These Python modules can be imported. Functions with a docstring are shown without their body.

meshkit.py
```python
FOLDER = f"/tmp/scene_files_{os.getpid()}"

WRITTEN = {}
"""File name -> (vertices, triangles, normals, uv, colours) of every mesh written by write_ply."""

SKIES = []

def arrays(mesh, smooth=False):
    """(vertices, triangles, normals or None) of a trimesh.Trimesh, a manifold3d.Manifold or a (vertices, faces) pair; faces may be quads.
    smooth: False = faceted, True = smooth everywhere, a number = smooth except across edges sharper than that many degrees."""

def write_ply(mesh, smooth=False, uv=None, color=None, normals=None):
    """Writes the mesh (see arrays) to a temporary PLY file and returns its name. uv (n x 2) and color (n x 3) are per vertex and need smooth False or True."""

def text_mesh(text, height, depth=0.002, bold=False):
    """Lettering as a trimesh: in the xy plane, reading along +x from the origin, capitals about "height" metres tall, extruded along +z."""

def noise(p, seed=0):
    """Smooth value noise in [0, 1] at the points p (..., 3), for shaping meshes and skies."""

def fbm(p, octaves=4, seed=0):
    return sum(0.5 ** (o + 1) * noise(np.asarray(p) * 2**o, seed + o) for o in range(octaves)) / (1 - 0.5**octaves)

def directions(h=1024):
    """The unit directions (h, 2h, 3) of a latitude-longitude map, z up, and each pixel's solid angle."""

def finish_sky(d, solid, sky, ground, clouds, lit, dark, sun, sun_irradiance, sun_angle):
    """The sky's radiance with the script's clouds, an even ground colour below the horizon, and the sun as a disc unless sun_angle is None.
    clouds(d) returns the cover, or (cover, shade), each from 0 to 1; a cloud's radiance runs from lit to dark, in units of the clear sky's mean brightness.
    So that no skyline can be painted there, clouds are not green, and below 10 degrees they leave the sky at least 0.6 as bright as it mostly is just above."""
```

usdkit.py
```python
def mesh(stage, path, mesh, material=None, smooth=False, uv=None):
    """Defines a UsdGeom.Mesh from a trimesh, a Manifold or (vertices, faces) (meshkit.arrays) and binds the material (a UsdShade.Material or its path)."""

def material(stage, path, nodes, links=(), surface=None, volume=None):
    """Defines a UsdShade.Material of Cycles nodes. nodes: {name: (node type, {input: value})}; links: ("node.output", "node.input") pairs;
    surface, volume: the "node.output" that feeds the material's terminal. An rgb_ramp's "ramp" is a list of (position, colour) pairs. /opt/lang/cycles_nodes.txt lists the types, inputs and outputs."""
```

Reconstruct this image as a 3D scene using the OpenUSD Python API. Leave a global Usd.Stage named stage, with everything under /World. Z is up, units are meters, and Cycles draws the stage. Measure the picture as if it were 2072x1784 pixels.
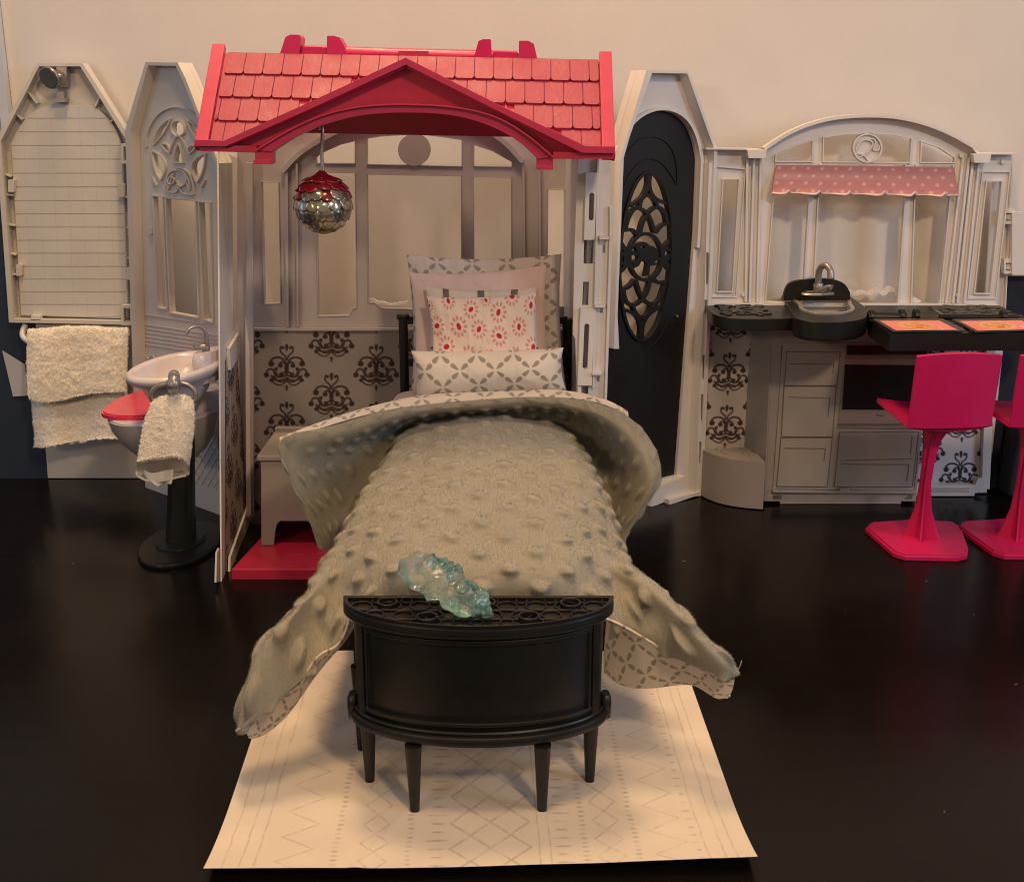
import math, numpy as np, trimesh, usdkit
from pxr import Usd, UsdGeom, UsdLux, UsdShade, Gf, Sdf, Vt
from shapely.geometry import Polygon, LineString, Point, MultiPolygon, box as sbox
from shapely.ops import unary_union
from shapely import affinity
from scipy.interpolate import RectBivariateSpline, CubicSpline, splprep, splev
from meshkit import noise, fbm

stage = Usd.Stage.CreateInMemory()
UsdGeom.Xform.Define(stage, '/World'); UsdGeom.Scope.Define(stage, '/World/Looks')
rng = np.random.default_rng(7)

# ---------------------------------------------------------------- camera
PITCH, FPX, HC = math.radians(16), 2383.0, 0.37        # tilt, focal length in pixels of a 2071 wide picture, height
cp_, sp_ = math.cos(PITCH), math.sin(PITCH)
cam = UsdGeom.Camera.Define(stage, '/World/camera')
cam.AddTransformOp().Set(Gf.Matrix4d(1,0,0,0, 0,sp_,cp_,0, 0,-cp_,sp_,0, 0,0,HC,1))
cam.CreateHorizontalApertureAttr(36.0); cam.CreateFocalLengthAttr(36.0*FPX/2071)
cam.CreateClippingRangeAttr((0.02, 50.0)); cam.CreateExposureAttr(-0.10)

# ---------------------------------------------------------------- light
def look(pos, to):
    pos, to = np.array(pos, float), np.array(to, float)
    z = pos-to; z /= np.linalg.norm(z)
    x = np.cross([0,0,1.0] if abs(z[2])<.99 else [0,1.0,0], z); x /= np.linalg.norm(x); y = np.cross(z, x)
    return Gf.Matrix4d(*x,0,*y,0,*z,0,*pos,1)
def rect(name, pos, to, w, h, power, color):
    l = UsdLux.RectLight.Define(stage, '/World/'+name); l.AddTransformOp().Set(look(pos, to))
    l.CreateWidthAttr(w); l.CreateHeightAttr(h); l.CreateIntensityAttr(power); l.CreateColorAttr(Gf.Vec3f(*color)); l.CreateNormalizeAttr(True)
    return l
WARM = (1.0, .645, .345)
rect('ceiling_lamp', (-.10, .40, 1.55), (-.02, .75, .05), .26, .26, 2.7, WARM)
rect('ceiling_lamp_rear', (-.16, 1.02, 1.40), (-.03, .75, .10), .22, .22, 3.3, WARM)
rect('front_lamp', (.55, -.55, 1.25), (.25, 1.05, .15), .14, .14, 3.5, (1.0, .70, .43))
rect('side_lamp', (-1.0, -.75, .75), (0, .9, .10), .16, .16, 1.3, (1.0, .74, .50))
rect('window_light_right', (1.50, .05, .75), (.40, 1.08, .16), .45, .6, 2.6, (.60, .74, 1.0))
rect('window_light_left', (-1.25, .70, .55), (-.50, 1.15, .10), .4, .6, .42, (.26, .52, 1.0))
dome = UsdLux.DomeLight.Define(stage, '/World/sky')  # even warm fill added for the room's ambient light, not a sky
dm = usdkit.material(stage, '/World/Looks/room_glow', {'b': ('background_shader', {'color': (1.0,.82,.70), 'strength': .235})}, [], surface='b.background')
UsdShade.MaterialBindingAPI.Apply(dome.GetPrim()).Bind(dm)

# ---------------------------------------------------------------- pixels to points
EYE = np.array([0, 0, HC])
def ray(px, py):
    X = (np.asarray(px, float)-1035.5)/FPX; D = (np.asarray(py, float)-892)/FPX
    return np.stack([X, cp_-D*sp_, -sp_-D*cp_], -1)
def G(px, py, z=0.0):
    d = ray(px, py); return EYE+((z-HC)/d[...,2])[...,None]*d
def U(px, py, Y):
    d = ray(px, py); return EYE+(np.asarray(Y)/d[...,1])[...,None]*d
def toplane(px, py, P0, n):
    d = ray(px, py); t = ((P0-EYE)@n)/(d@n); return EYE+t[...,None]*d
class Plane:
    """An upright (or any) plane: its points are found from picture positions."""
    def __init__(s, P0, n):
        s.P0 = np.array(P0, float); n = np.array(n, float); s.n = n/np.linalg.norm(n)
        if (EYE-s.P0)@s.n < 0: s.n = -s.n
    def at(s, px, py, h=0.0):
        return toplane(px, py, s.P0, s.n)+np.asarray(h)[...,None]*s.n
    def shifted(s, h): return Plane(s.P0+s.n*h, s.n)
def YP(Y): return Plane((0, Y, 0), (0, -1, 0))
def through(a, b):
    a, b = np.array(a, float), np.array(b, float); d = b-a
    return Plane(a, (d[1], -d[0], 0))

# ---------------------------------------------------------------- materials
LOOK = {}
def plastic(name, color, rough=.4, bevel=.0006, spec=.5, grain=0.0, gscale=300, metal=0.0, coat=0.0, sss=0.0, mottle=0.05, sheen=0.0):
    nodes = {'p': ('principled_bsdf', {'base_color': color, 'roughness': rough, 'specular_ior_level': spec, 'metallic': metal, 'coat_weight': coat, 'coat_roughness': .12,
                                      'sheen_weight': sheen, 'sheen_roughness': .5}),
             'g': ('geometry', {})}
    links = []
    if mottle:
        nodes['mn'] = ('noise_texture', {'scale': 23., 'detail': 4., 'roughness': .6})
        nodes['mr'] = ('map_range', {'from_min': .3, 'from_max': .7, 'to_min': 1-mottle, 'to_max': 1+mottle*.5})
        nodes['mx'] = ('mix', {'mix_type': 'multiply', 'fac': 1.0, 'color1': color})
        nodes['rr'] = ('map_range', {'from_min': .3, 'from_max': .7, 'to_min': rough*.85, 'to_max': min(1, rough*1.2)})
        links += [('g.position','mn.vector'), ('mn.fac','mr.value'), ('mr.result','mx.color2'), ('mx.color','p.base_color'), ('mn.fac','rr.value'), ('rr.result','p.roughness')]
    src = None
    if bevel:
        nodes['bv'] = ('bevel', {'radius': bevel, 'samples': 4}); src = 'bv.bevel'
    if grain:
        nodes['gn'] = ('noise_texture', {'scale': float(gscale), 'detail': 3.})
        nodes['bp'] = ('bump', {'strength': 1.0, 'distance': grain})
        links += [('g.position','gn.vector'), ('gn.fac','bp.height')]
        if src: links.append((src, 'bp.normal'))
        src = 'bp.normal'
    if src: links.append((src, 'p.normal'))
    LOOK[name] = usdkit.material(stage, '/World/Looks/'+name, nodes, links, surface='p.BSDF'); return LOOK[name]
def printed(name, rough=.6, grain=.0002, gscale=900, sheen=0.0, spec=.3, trans=0.0):
    nodes = {'a': ('attribute', {'attribute': 'print'}), 'g': ('geometry', {}),
             'n': ('noise_texture', {'scale': float(gscale), 'detail': 3.}), 'b': ('bump', {'strength': 1.0, 'distance': grain}),
             'mn': ('noise_texture', {'scale': 30., 'detail': 4.}), 'mr': ('map_range', {'from_min': .3, 'from_max': .7, 'to_min': .94, 'to_max': 1.03}),
             'mx': ('mix', {'mix_type': 'multiply', 'fac': 1.0}),
             'p': ('principled_bsdf', {'roughness': rough, 'specular_ior_level': spec, 'sheen_weight': sheen, 'sheen_roughness': .4})}
    links = [('a.color','mx.color1'), ('g.position','mn.vector'), ('mn.fac','mr.value'), ('mr.result','mx.color2'), ('mx.color','p.base_color'),
             ('g.position','n.vector'), ('n.fac','b.height'), ('b.normal','p.normal')]
    LOOK[name] = usdkit.material(stage, '/World/Looks/'+name, nodes, links, surface='p.BSDF'); return LOOK[name]
M = LOOK
plastic('white_plastic', (.72,.69,.665), .42)
plastic('beige_plastic', (.59,.565,.52), .45)
plastic('tile_plastic', (.62,.60,.555), .42, bevel=0)
plastic('shaded_white_plastic', (.53,.475,.48), .42)  # white plastic with the house interior's shade put into its colour
plastic('pink_roof', (.49,.026,.085), .36, grain=.00004, gscale=500)
plastic('pink_shingle', (.35,.036,.080), .55, bevel=.0008, grain=.0003, gscale=260)
plastic('pink_trim', (.50,.022,.070), .34)
plastic('pink_hot', (.56,.010,.105), .34)
plastic('pink_lid', (.72,.035,.10), .22, coat=.3)
plastic('black_plastic', (.009,.009,.009), .42, spec=.4)
plastic('black_satin', (.0095,.0092,.0085), .36, spec=.42, bevel=.0009)
plastic('grey_metal', (.30,.28,.27), .32, metal=.55)
plastic('sink_grey', (.32,.30,.28), .35, metal=.3)
plastic('steel', (.45,.43,.40), .30, metal=.9)
plastic('basin_white', (.60,.56,.59), .26, coat=.2)
plastic('toilet_grey', (.42,.39,.36), .32)
plastic('taupe', (.34,.305,.285), .5)
plastic('drawer_face', (.36,.33,.30), .55)
plastic('line_ink', (.13,.115,.10), .6, bevel=0)
plastic('dark_glass', (.012,.010,.010), .25, bevel=0)
plastic('oven_steel', (.34,.29,.27), .4, metal=.4)
plastic('navy_board', (.016,.028,.055), .55, bevel=0)
plastic('nozzle', (.085,.09,.085), .5, bevel=0)
plastic('navy_cloth', (.010,.014,.026), .8, bevel=0)
plastic('wall_paint', (.69,.655,.615), .75, bevel=0, grain=.00008, gscale=420, mottle=.03)
plastic('casing_paint', (.50,.56,.62), .5)
plastic('paper', (.52,.53,.52), .6, bevel=0)
plastic('pink_sheet', (.66,.50,.46), .85, bevel=0, grain=.0001, gscale=1500, sheen=.2)
plastic('ribbon', (.13,.12,.11), .6, bevel=0, grain=.00012, gscale=2500)
plastic('thread', (.62,.60,.58), .6, bevel=0, mottle=0)
plastic('terry', (.86,.82,.75), .95, bevel=0, spec=.1, sheen=.3)
plastic('terry_back', (.70,.65,.59), .95, bevel=0, spec=.1, grain=.0003, gscale=900)
plastic('pile', (.29,.272,.215), .9, bevel=0, spec=.15, sheen=.3)
plastic('fleece', (.275,.258,.205), .95, bevel=0, spec=.12, grain=.00010, gscale=1100, sheen=.35, mottle=.04)
plastic('ball_red', (.16,.006,.012), .2, bevel=0, coat=.6)
plastic('gravel_print', (.06,.058,.052), .6, bevel=0)
printed('paper_print', .62, .00005)
printed('cotton_print', .85, .00006, 1400, sheen=.15)
printed('gloss_print', .35, .00003)
usdkit.material(stage, '/World/Looks/scale_glass', {
    'oi': ('object_info', {}), 'r': ('rgb_ramp', {'ramp': [(0,(.17,.165,.14)), (.4,(.30,.28,.22)), (.7,(.46,.38,.22)), (1,(.46,.46,.44))]}),
    'p': ('principled_bsdf', {'metallic': .75, 'roughness': .17, 'coat_weight': .5})},
    [('oi.random','r.fac'), ('r.color','p.base_color')], surface='p.BSDF')
M['scale_glass'] = UsdShade.Material.Get(stage, '/World/Looks/scale_glass')
usdkit.material(stage, '/World/Looks/teal_glass', {
    'g': ('geometry', {}), 'n': ('noise_texture', {'scale': 70., 'detail': 3., 'distortion': .6}),
    'r': ('rgb_ramp', {'ramp': [(.34,(.16,.60,.52)), (.47,(.66,.88,.81)), (.6,(.96,.98,.94))]}),
    'b': ('bump', {'strength': 1.0, 'distance': .0012}), 'n2': ('noise_texture', {'scale': 260., 'detail': 3.}),
    'p': ('principled_bsdf', {'transmission_weight': .93, 'roughness': .05, 'ior': 1.40, 'coat_weight': .5})},
    [('g.position','n.vector'), ('n.fac','r.fac'), ('r.color','p.base_color'), ('g.position','n2.vector'), ('n2.fac','b.height'), ('b.normal','p.normal')], surface='p.BSDF')
M['teal_glass'] = UsdShade.Material.Get(stage, '/World/Looks/teal_glass')
usdkit.material(stage, '/World/Looks/espresso', {
    'g': ('geometry', {}), 'm': ('mapping', {'scale': (2.0, 40., 10.)}), 'n': ('noise_texture', {'scale': 3., 'detail': 6., 'roughness': .6}),
    'r': ('rgb_ramp', {'ramp': [(.3,(.0042,.0029,.0025)), (.7,(.0058,.0040,.0034))]}),
    'n2': ('noise_texture', {'scale': 9., 'detail': 5.}), 'mr': ('map_range', {'from_min': .3, 'from_max': .7, 'to_min': .16, 'to_max': .27}),
    'p': ('principled_bsdf', {'roughness': .36, 'specular_ior_level': .14})},
    [('g.position','m.vector'), ('m.vector','n.vector'), ('n.fac','r.fac'), ('r.color','p.base_color'), ('g.position','n2.vector'), ('n2.fac','mr.value'), ('mr.result','p.roughness')], surface='p.BSDF')
M['espresso'] = UsdShade.Material.Get(stage, '/World/Looks/espresso')

# ---------------------------------------------------------------- things and parts
COUNT = {}
def numbered(parent, name):
    k = (parent, name); COUNT[k] = COUNT.get(k, -1)+1
    return name if COUNT[k] == 0 else f'{name}_{COUNT[k]:03d}'
class Node:
    def __init__(s, path, loc): s.path, s.loc = path, np.array(loc, float)
def say(prim, label=None, cat=None, group=None, kind=None):
    for k, v in (('label', label), ('category', cat), ('group', group), ('kind', kind)):
        if v: prim.SetCustomDataByKey(k, v)
def thing(name, label, cat, loc=(0,0,0), group=None):
    path = '/World/'+numbered('/World', name)
    x = UsdGeom.Xform.Define(stage, path); x.AddTranslateOp().Set(Gf.Vec3d(*map(float, loc)))
    say(x.GetPrim(), label, cat, group); return Node(path, loc)
def arr(m):
    if hasattr(m, 'vertices'): return np.array(m.vertices, float), np.array(m.faces)
    return np.asarray(m[0], float), np.asarray(m[1])
def part(node, name, mesh, mat, smooth=30, colors=None, label=None, kind=None):
    v, f = arr(mesh)
    path = node.path+'/'+numbered(node.path, name)
    m = usdkit.mesh(stage, path, (v-node.loc, f), M[mat], smooth=smooth)
    if colors is not None:
        pv = UsdGeom.PrimvarsAPI(m).CreatePrimvar('print', Sdf.ValueTypeNames.Color3fArray, 'vertex')
        pv.Set(Vt.Vec3fArray.FromNumpy(np.asarray(colors, np.float32)))
    say(m.GetPrim(), label, None, None, kind)
    return Node(path, node.loc)
def solo(name, mesh, mat, label=None, cat=None, kind=None, smooth=30, colors=None):
    n = part(Node('/World', (0,0,0)), name, mesh, mat, smooth, colors); say(stage.GetPrimAtPath(n.path), label, cat, None, kind); return n
def join(*ms):
    V, F, o = [], [], 0
    for m in ms:
        if m is None: continue
        v, f = arr(m)
        if f.shape[1] == 4: f = np.vstack([f[:, [0,1,2]], f[:, [0,2,3]]])
        V.append(v); F.append(f+o); o += len(v)
    return np.vstack(V), np.vstack(F)
def hair(node, name, mesh, n, length, width, mat, lean=(0,0,0), jit=.5, seed=1, curl=0.0, sw=1.1):
    v, f = arr(mesh); tm = trimesh.Trimesh(v, f, process=False)
    r = np.random.default_rng(seed)
    area = tm.area_faces; fi = r.choice(len(f), n, p=area/area.sum())
    a, b = r.random(n), r.random(n); k = a+b > 1; a[k], b[k] = 1-a[k], 1-b[k]
    tri = v[f[fi]]; p0 = tri[:,0]+a[:,None]*(tri[:,1]-tri[:,0])+b[:,None]*(tri[:,2]-tri[:,0])
    nn = tm.face_normals[fi]
    swirl = np.stack([noise(p0*90, 3)-.5, noise(p0*90, 4)-.5, noise(p0*90, 5)-.5], -1)*sw
    d = nn+np.array(lean)+swirl+r.normal(0, jit, (n,3)); d /= np.linalg.norm(d, axis=1, keepdims=True)
    L = length*(.6+.7*r.random(n))[:,None]
    p1 = p0+d*L*.5; d2 = d+np.array(lean)*.8+r.normal(0, curl, (n,3)) if curl else d+np.array(lean)*.8
    d2 /= np.linalg.norm(d2, axis=1, keepdims=True); p2 = p1+d2*L*.5
    pts = np.stack([p0-nn*length*.1, p1, p2], 1).reshape(-1,3)-node.loc
    path = node.path+'/'+numbered(node.path, name)
    c = UsdGeom.BasisCurves.Define(stage, path); c.CreateTypeAttr('linear')
    c.CreatePointsAttr(Vt.Vec3fArray.FromNumpy(pts.astype(np.float32))); c.CreateCurveVertexCountsAttr(Vt.IntArray.FromNumpy(np.full(n, 3, np.int32)))
    w = np.tile([width, width*.85, width*.35], n).astype(np.float32)
    c.CreateWidthsAttr(Vt.FloatArray.FromNumpy(w)); c.SetWidthsInterpolation('vertex')
    UsdShade.MaterialBindingAPI.Apply(c.GetPrim()).Bind(M[mat]); say(c.GetPrim(), kind='stuff')

# ---------------------------------------------------------------- shapes
def fixed(v, f):
    t = v[f]; vol = np.einsum('ij,ij->i', t[:,0], np.cross(t[:,1]-t[:,0], t[:,2]-t[:,0])).sum()
    return (v, f[:, ::-1]) if vol < 0 else (v, f)
def geoms(p):
    if p.is_empty: return []
    return [g for g in getattr(p, 'geoms', [p]) if isinstance(g, Polygon) and g.area > 1e-9]
def plate(poly, plane, h0, h1, simp=.25):
    """A flat panel with real thickness: outline read off the picture, laid on the plane, pushed out along its normal from h0 to h1."""
    out = []
    for g in geoms(poly.buffer(0)):
        g = g.simplify(simp)
        if g.is_empty: continue
        m = trimesh.creation.extrude_polygon(g, 1.0, engine='earcut')
        v = np.array(m.vertices); c = v.mean(0)
        w = plane.at(v[:,0], v[:,1], h0+(h1-h0)*v[:,2])
        out.append(fixed(w-w.mean(0), np.array(m.faces))[0:2]+(w.mean(0),))
    return join(*[(a+c, f) for a, f, c in out])
def stroke(pts, w, close=False, sm=True):
    pts = np.array(pts, float)
    if sm and len(pts) > 2: pts = curve(pts, 8*len(pts), close)
    elif close: pts = np.vstack([pts, pts[:1]])
    return LineString(pts).buffer(w/2, cap_style='round')
def curve(pts, n, close=False):
    pts = np.array(pts, float)
    if close: pts = np.vstack([pts, pts[:1]])
    t = np.concatenate([[0], np.cumsum(np.linalg.norm(np.diff(pts, axis=0), axis=1))])
    return CubicSpline(t, pts, bc_type='periodic' if close else 'natural')(np.linspace(0, t[-1], n))
def poly(*pts): return Polygon(pts)
def ell(cx, cy, rx, ry, n=48):
    a = np.linspace(0, 2*np.pi, n, endpoint=False); return Polygon(np.c_[cx+rx*np.cos(a), cy+ry*np.sin(a)])
def ring(cx, cy, rx, ry, w): return ell(cx, cy, rx+w/2, ry+w/2).difference(ell(cx, cy, rx-w/2, ry-w/2))
def boxm(lo, hi):
    lo, hi = np.array(lo, float), np.array(hi, float)
    m = trimesh.creation.box(hi-lo); m.apply_translation((lo+hi)/2); return np.array(m.vertices), np.array(m.faces)
def rbox(lo, hi, r, n=3):
    """A box with rounded edges."""
    import manifold3d as mf
    lo, hi = np.array(lo, float), np.array(hi, float)
    s = mf.Manifold.sphere(r, 4*n)
    m = mf.Manifold.batch_hull([s.translate([a, b, c]) for a in (lo[0]+r, hi[0]-r) for b in (lo[1]+r, hi[1]-r) for c in (lo[2]+r, hi[2]-r)]).to_mesh()
    return np.array(m.vert_properties[:, :3]), np.array(m.tri_verts)
def grid(P, closeu=False, closev=False, flip=False):
    """P (n,m,3) as a surface."""
    n, m = P.shape[:2]
    i, j = np.meshgrid(np.arange(n if closeu else n-1), np.arange(m if closev else m-1), indexing='ij')
    i, j = i.ravel(), j.ravel(); i2, j2 = (i+1) % n, (j+1) % m
    q = np.c_[i*m+j, i2*m+j, i2*m+j2, i*m+j2]
    f = np.vstack([q[:, [0,1,2]], q[:, [0,2,3]]])
    return P.reshape(-1,3), (f[:, ::-1] if flip else f)
def gnorm(P):
    a, b = np.gradient(P, axis=0), np.gradient(P, axis=1)
    n = np.cross(a, b); return n/(np.linalg.norm(n, axis=-1, keepdims=True)+1e-15)
def solid(P, th, N=None):
    """A cloth-like sheet with thickness th on the far side of its normals; both faces and the rim."""
    n, m = P.shape[:2]; N = gnorm(P) if N is None else N
    Q = P-N*th
    f1 = grid(P)[1]; f2 = grid(Q, flip=True)[1]+n*m
    rim = np.concatenate([np.arange(m), np.arange(1, n)*m+m-1, (n-1)*m+np.arange(m-2, -1, -1), np.arange(n-2, 0, -1)*m])
    r2 = np.roll(rim, -1)
    f3 = np.vstack([np.c_[rim, r2+n*m, r2][:, [0,2,1]], np.c_[rim, rim+n*m, r2+n*m][:, [0,2,1]]])
    return np.vstack([P.reshape(-1,3), Q.reshape(-1,3)]), np.vstack([f1, f2, f3])
def tube(pts, r, sides=12, caps=True, smooth=True, n=None):
    pts = np.array(pts, float)
    if smooth and len(pts) > 2: pts = curve(pts, n or 8*len(pts))
    r = np.interp(np.linspace(0,1,len(pts)), np.linspace(0,1,len(np.atleast_1d(r))), np.atleast_1d(r))
    t = np.gradient(pts, axis=0); t /= np.linalg.norm(t, axis=1, keepdims=True)
    a = np.cross(t[0], [0,0,1.0] if abs(t[0][2]) < .9 else [1.0,0,0]); A = []
    for k in range(len(pts)):
        a = a-(a@t[k])*t[k]; a /= np.linalg.norm(a); A.append(a)
    A = np.array(A); B = np.cross(t, A); ang = np.arange(sides)*2*np.pi/sides
    P = pts[:,None]+r[:,None,None]*(np.cos(ang)[None,:,None]*A[:,None]+np.sin(ang)[None,:,None]*B[:,None])
    v, f = grid(P, closev=True)
    if caps:
        k = len(v); v = np.vstack([v, pts[:1], pts[-1:]]); j = np.arange(sides); j2 = (j+1) % sides; e = (len(pts)-1)*sides
        f = np.vstack([f, np.c_[np.full(sides, k), j2, j][:, ::-1], np.c_[np.full(sides, k+1), e+j, e+j2][:, ::-1]])
    return fixed(v-v.mean(0), f)[0]+v.mean(0), fixed(v-v.mean(0), f)[1]
def loft(rings):
    """Closed rings (k, m, 3) joined into a closed body."""
    P = np.array(rings); n, m = P.shape[:2]
    v, f = grid(P, closev=True); k = len(v); v = np.vstack([v, P[0].mean(0)[None], P[-1].mean(0)[None]])
    j = np.arange(m); j2 = (j+1) % m; e = (n-1)*m
    f = np.vstack([f, np.c_[np.full(m, k), j, j2][:, ::-1], np.c_[np.full(m, k+1), e+j2, e+j][:, ::-1]])
    c = v.mean(0); a, b = fixed(v-c, f); return a+c, b
def oval(c, rx, ry, z=None, m=48, ax=(1,0,0), ay=(0,1,0), p=2.0):
    a = np.arange(m)*2*np.pi/m; ca, sa = np.cos(a), np.sin(a)
    ca, sa = np.sign(ca)*np.abs(ca)**(2/p), np.sign(sa)*np.abs(sa)**(2/p)
    return np.array(c)+rx*ca[:,None]*np.array(ax)+ry*sa[:,None]*np.array(ay)
def lathe(c, prof, m=40, ax=(1,0,0), ay=(0,1,0), kx=1.0, ky=1.0, p=2.0):
    """prof: (radius, height) pairs; oval when kx != ky."""
    return loft([oval(np.array(c)+[0,0,h], max(r,1e-5)*kx, max(r,1e-5)*ky, m=m, ax=ax, ay=ay, p=p) for r, h in prof])
def prism(pts, z0, z1):
    """A flat outline in the table's plane, from z0 up to z1."""
    m = trimesh.creation.extrude_polygon(pts if isinstance(pts, Polygon) else Polygon(pts), z1-z0, engine='earcut'); m.apply_translation([0,0,z0]); return np.array(m.vertices), np.array(m.faces)

# ---------------------------------------------------------------- printed patterns (distances, evaluated per vertex)
def seg_d(x, y, a, b):
    a, b = np.array(a), np.array(b); d = b-a
    t = np.clip(((x-a[0])*d[0]+(y-a[1])*d[1])/max(d@d, 1e-12), 0, 1)
    return np.hypot(x-a[0]-t*d[0], y-a[1]-t*d[1])
def damask_tile(nx=180, ny=200):
    """One motif, half a unit either side of its axis, as a cover map."""
    X, Y = np.meshgrid(np.linspace(-.6, .6, nx), np.linspace(-.62, .62, ny), indexing='ij'); ax = np.abs(X); D = np.full(X.shape, 9.0)
    lines = [([(.015,.20),(.05,.30),(.115,.36),(.15,.44),(.125,.515),(.08,.50)], .016), ([(.02,.10),(.05,.17),(.12,.235),(.22,.255),(.32,.225),(.375,.165)], .020),
             ([(.02,.10),(.022,-.02),(.0,-.15)], .024), ([(.02,.0),(.05,.11),(.11,.145),(.155,.11)], .018), ([(.02,.0),(.04,-.10),(.10,-.135)], .018),
             ([(.0,-.17),(.09,-.21),(.2,-.22),(.28,-.13),(.33,-.04),(.42,-.04),(.46,-.10)], .019), ([(.20,-.20),(.25,-.09),(.22,.0)], .014),
             ([(.0,-.28),(.10,-.335),(.2,-.32),(.27,-.24)], .016), ([(.0,-.24),(.14,-.30),(.28,-.28),(.36,-.19)], .016), ([(.0,-.30),(.12,-.41),(.24,-.40),(.33,-.31)], .013)]
    for pts, w in lines:
        c = curve(pts, 28)
        for a, b in zip(c[:-1], c[1:]): D = np.minimum(D, seg_d(ax, Y, a, b)-w-.005)
    for cx, cy, r in [(.36,.10,.062),(.145,.06,.052),(.125,-.165,.052),(.47,-.17,.058),(.30,-.23,.042),(.35,-.30,.046),(.25,-.03,.040),(.095,.49,.036)]:
        D = np.minimum(D, np.hypot(ax-cx, Y-cy)-r*1.14)
    for k in range(7): D = np.minimum(D, np.hypot(ax-(.05+.042*k), Y-(-.455+.012*k*k/6))-.010)
    for k in range(4): D = np.minimum(D, np.hypot(ax, Y-(.17+.045*k))-.011)
    def drop(cx, cy, h, w):
        t = np.clip((Y-cy)/h+.5, 0, 1); return np.where(np.abs(Y-cy) < h/2, ax-w*np.sqrt(np.clip(t,0,1))*np.sqrt(np.clip(1-t**3,0,1)), 9)
    D = np.minimum(D, drop(0, .49, .19, .060)); D = np.minimum(D, drop(0, -.49, .15, .045))
    return np.clip(.5-D/.018, 0, 1)
DAM = damask_tile()
def damask(x, y, x0, y0, hx, hy, w, h):
    """Cover of the staggered motif; rows of motifs every 2*hx, half rows hy/2 down; y grows downwards."""
    out = np.zeros(np.shape(x))
    for ox, oy in ((0,0), (hx, hy/2)):
        u = (x-x0-ox+hx) % (2*hx)-hx; v = (y-y0-oy+hy/2) % hy-hy/2
        i = u/w/1.2*(DAM.shape[0]-1)+(DAM.shape[0]-1)/2; j = -v/h/1.24*(DAM.shape[1]-1)+(DAM.shape[1]-1)/2
        ok = (i >= 0) & (i < DAM.shape[0]-1) & (j >= 0) & (j < DAM.shape[1]-1)
        ii, jj = np.clip(i,0,DAM.shape[0]-2).astype(int), np.clip(j,0,DAM.shape[1]-2).astype(int); a, b = np.clip(i-ii,0,1), np.clip(j-jj,0,1)
        v_ = DAM[ii,jj]*(1-a)*(1-b)+DAM[ii+1,jj]*a*(1-b)+DAM[ii,jj+1]*(1-a)*b+DAM[ii+1,jj+1]*a*b
        out = np.maximum(out, np.where(ok, v_, 0))
    return out
def petals(x, y, s=.0282, t=.0254):
    """Leaf crosses on a staggered lattice: cover."""
    out = np.zeros(np.shape(x))
    for ox, oy in ((0,0), (s/2, t/2)):
        u = (x-ox+s/2) % s-s/2; v = (y-oy+t/2) % t-t/2; au, av = np.abs(u), np.abs(v)
        k = s/.0282; a = (au*.74+av*.67); b = np.abs(-au*.67+av*.74)
        tt = np.clip((a-.0013*k)/(.0074*k), 0, 1); w = .0021*k*tt**.7*np.sqrt(np.clip(1-tt**4,0,1))*1.25
        out = np.maximum(out, np.clip(.5+(np.where((a > .0013*k) & (a < .0087*k), w, -1)-b)/.0005, 0, 1))
    return out
def blend(base, ink, c): return np.asarray(base)[None]*(1-c.reshape(-1,1))+np.asarray(ink)[None]*c.reshape(-1,1)
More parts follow.
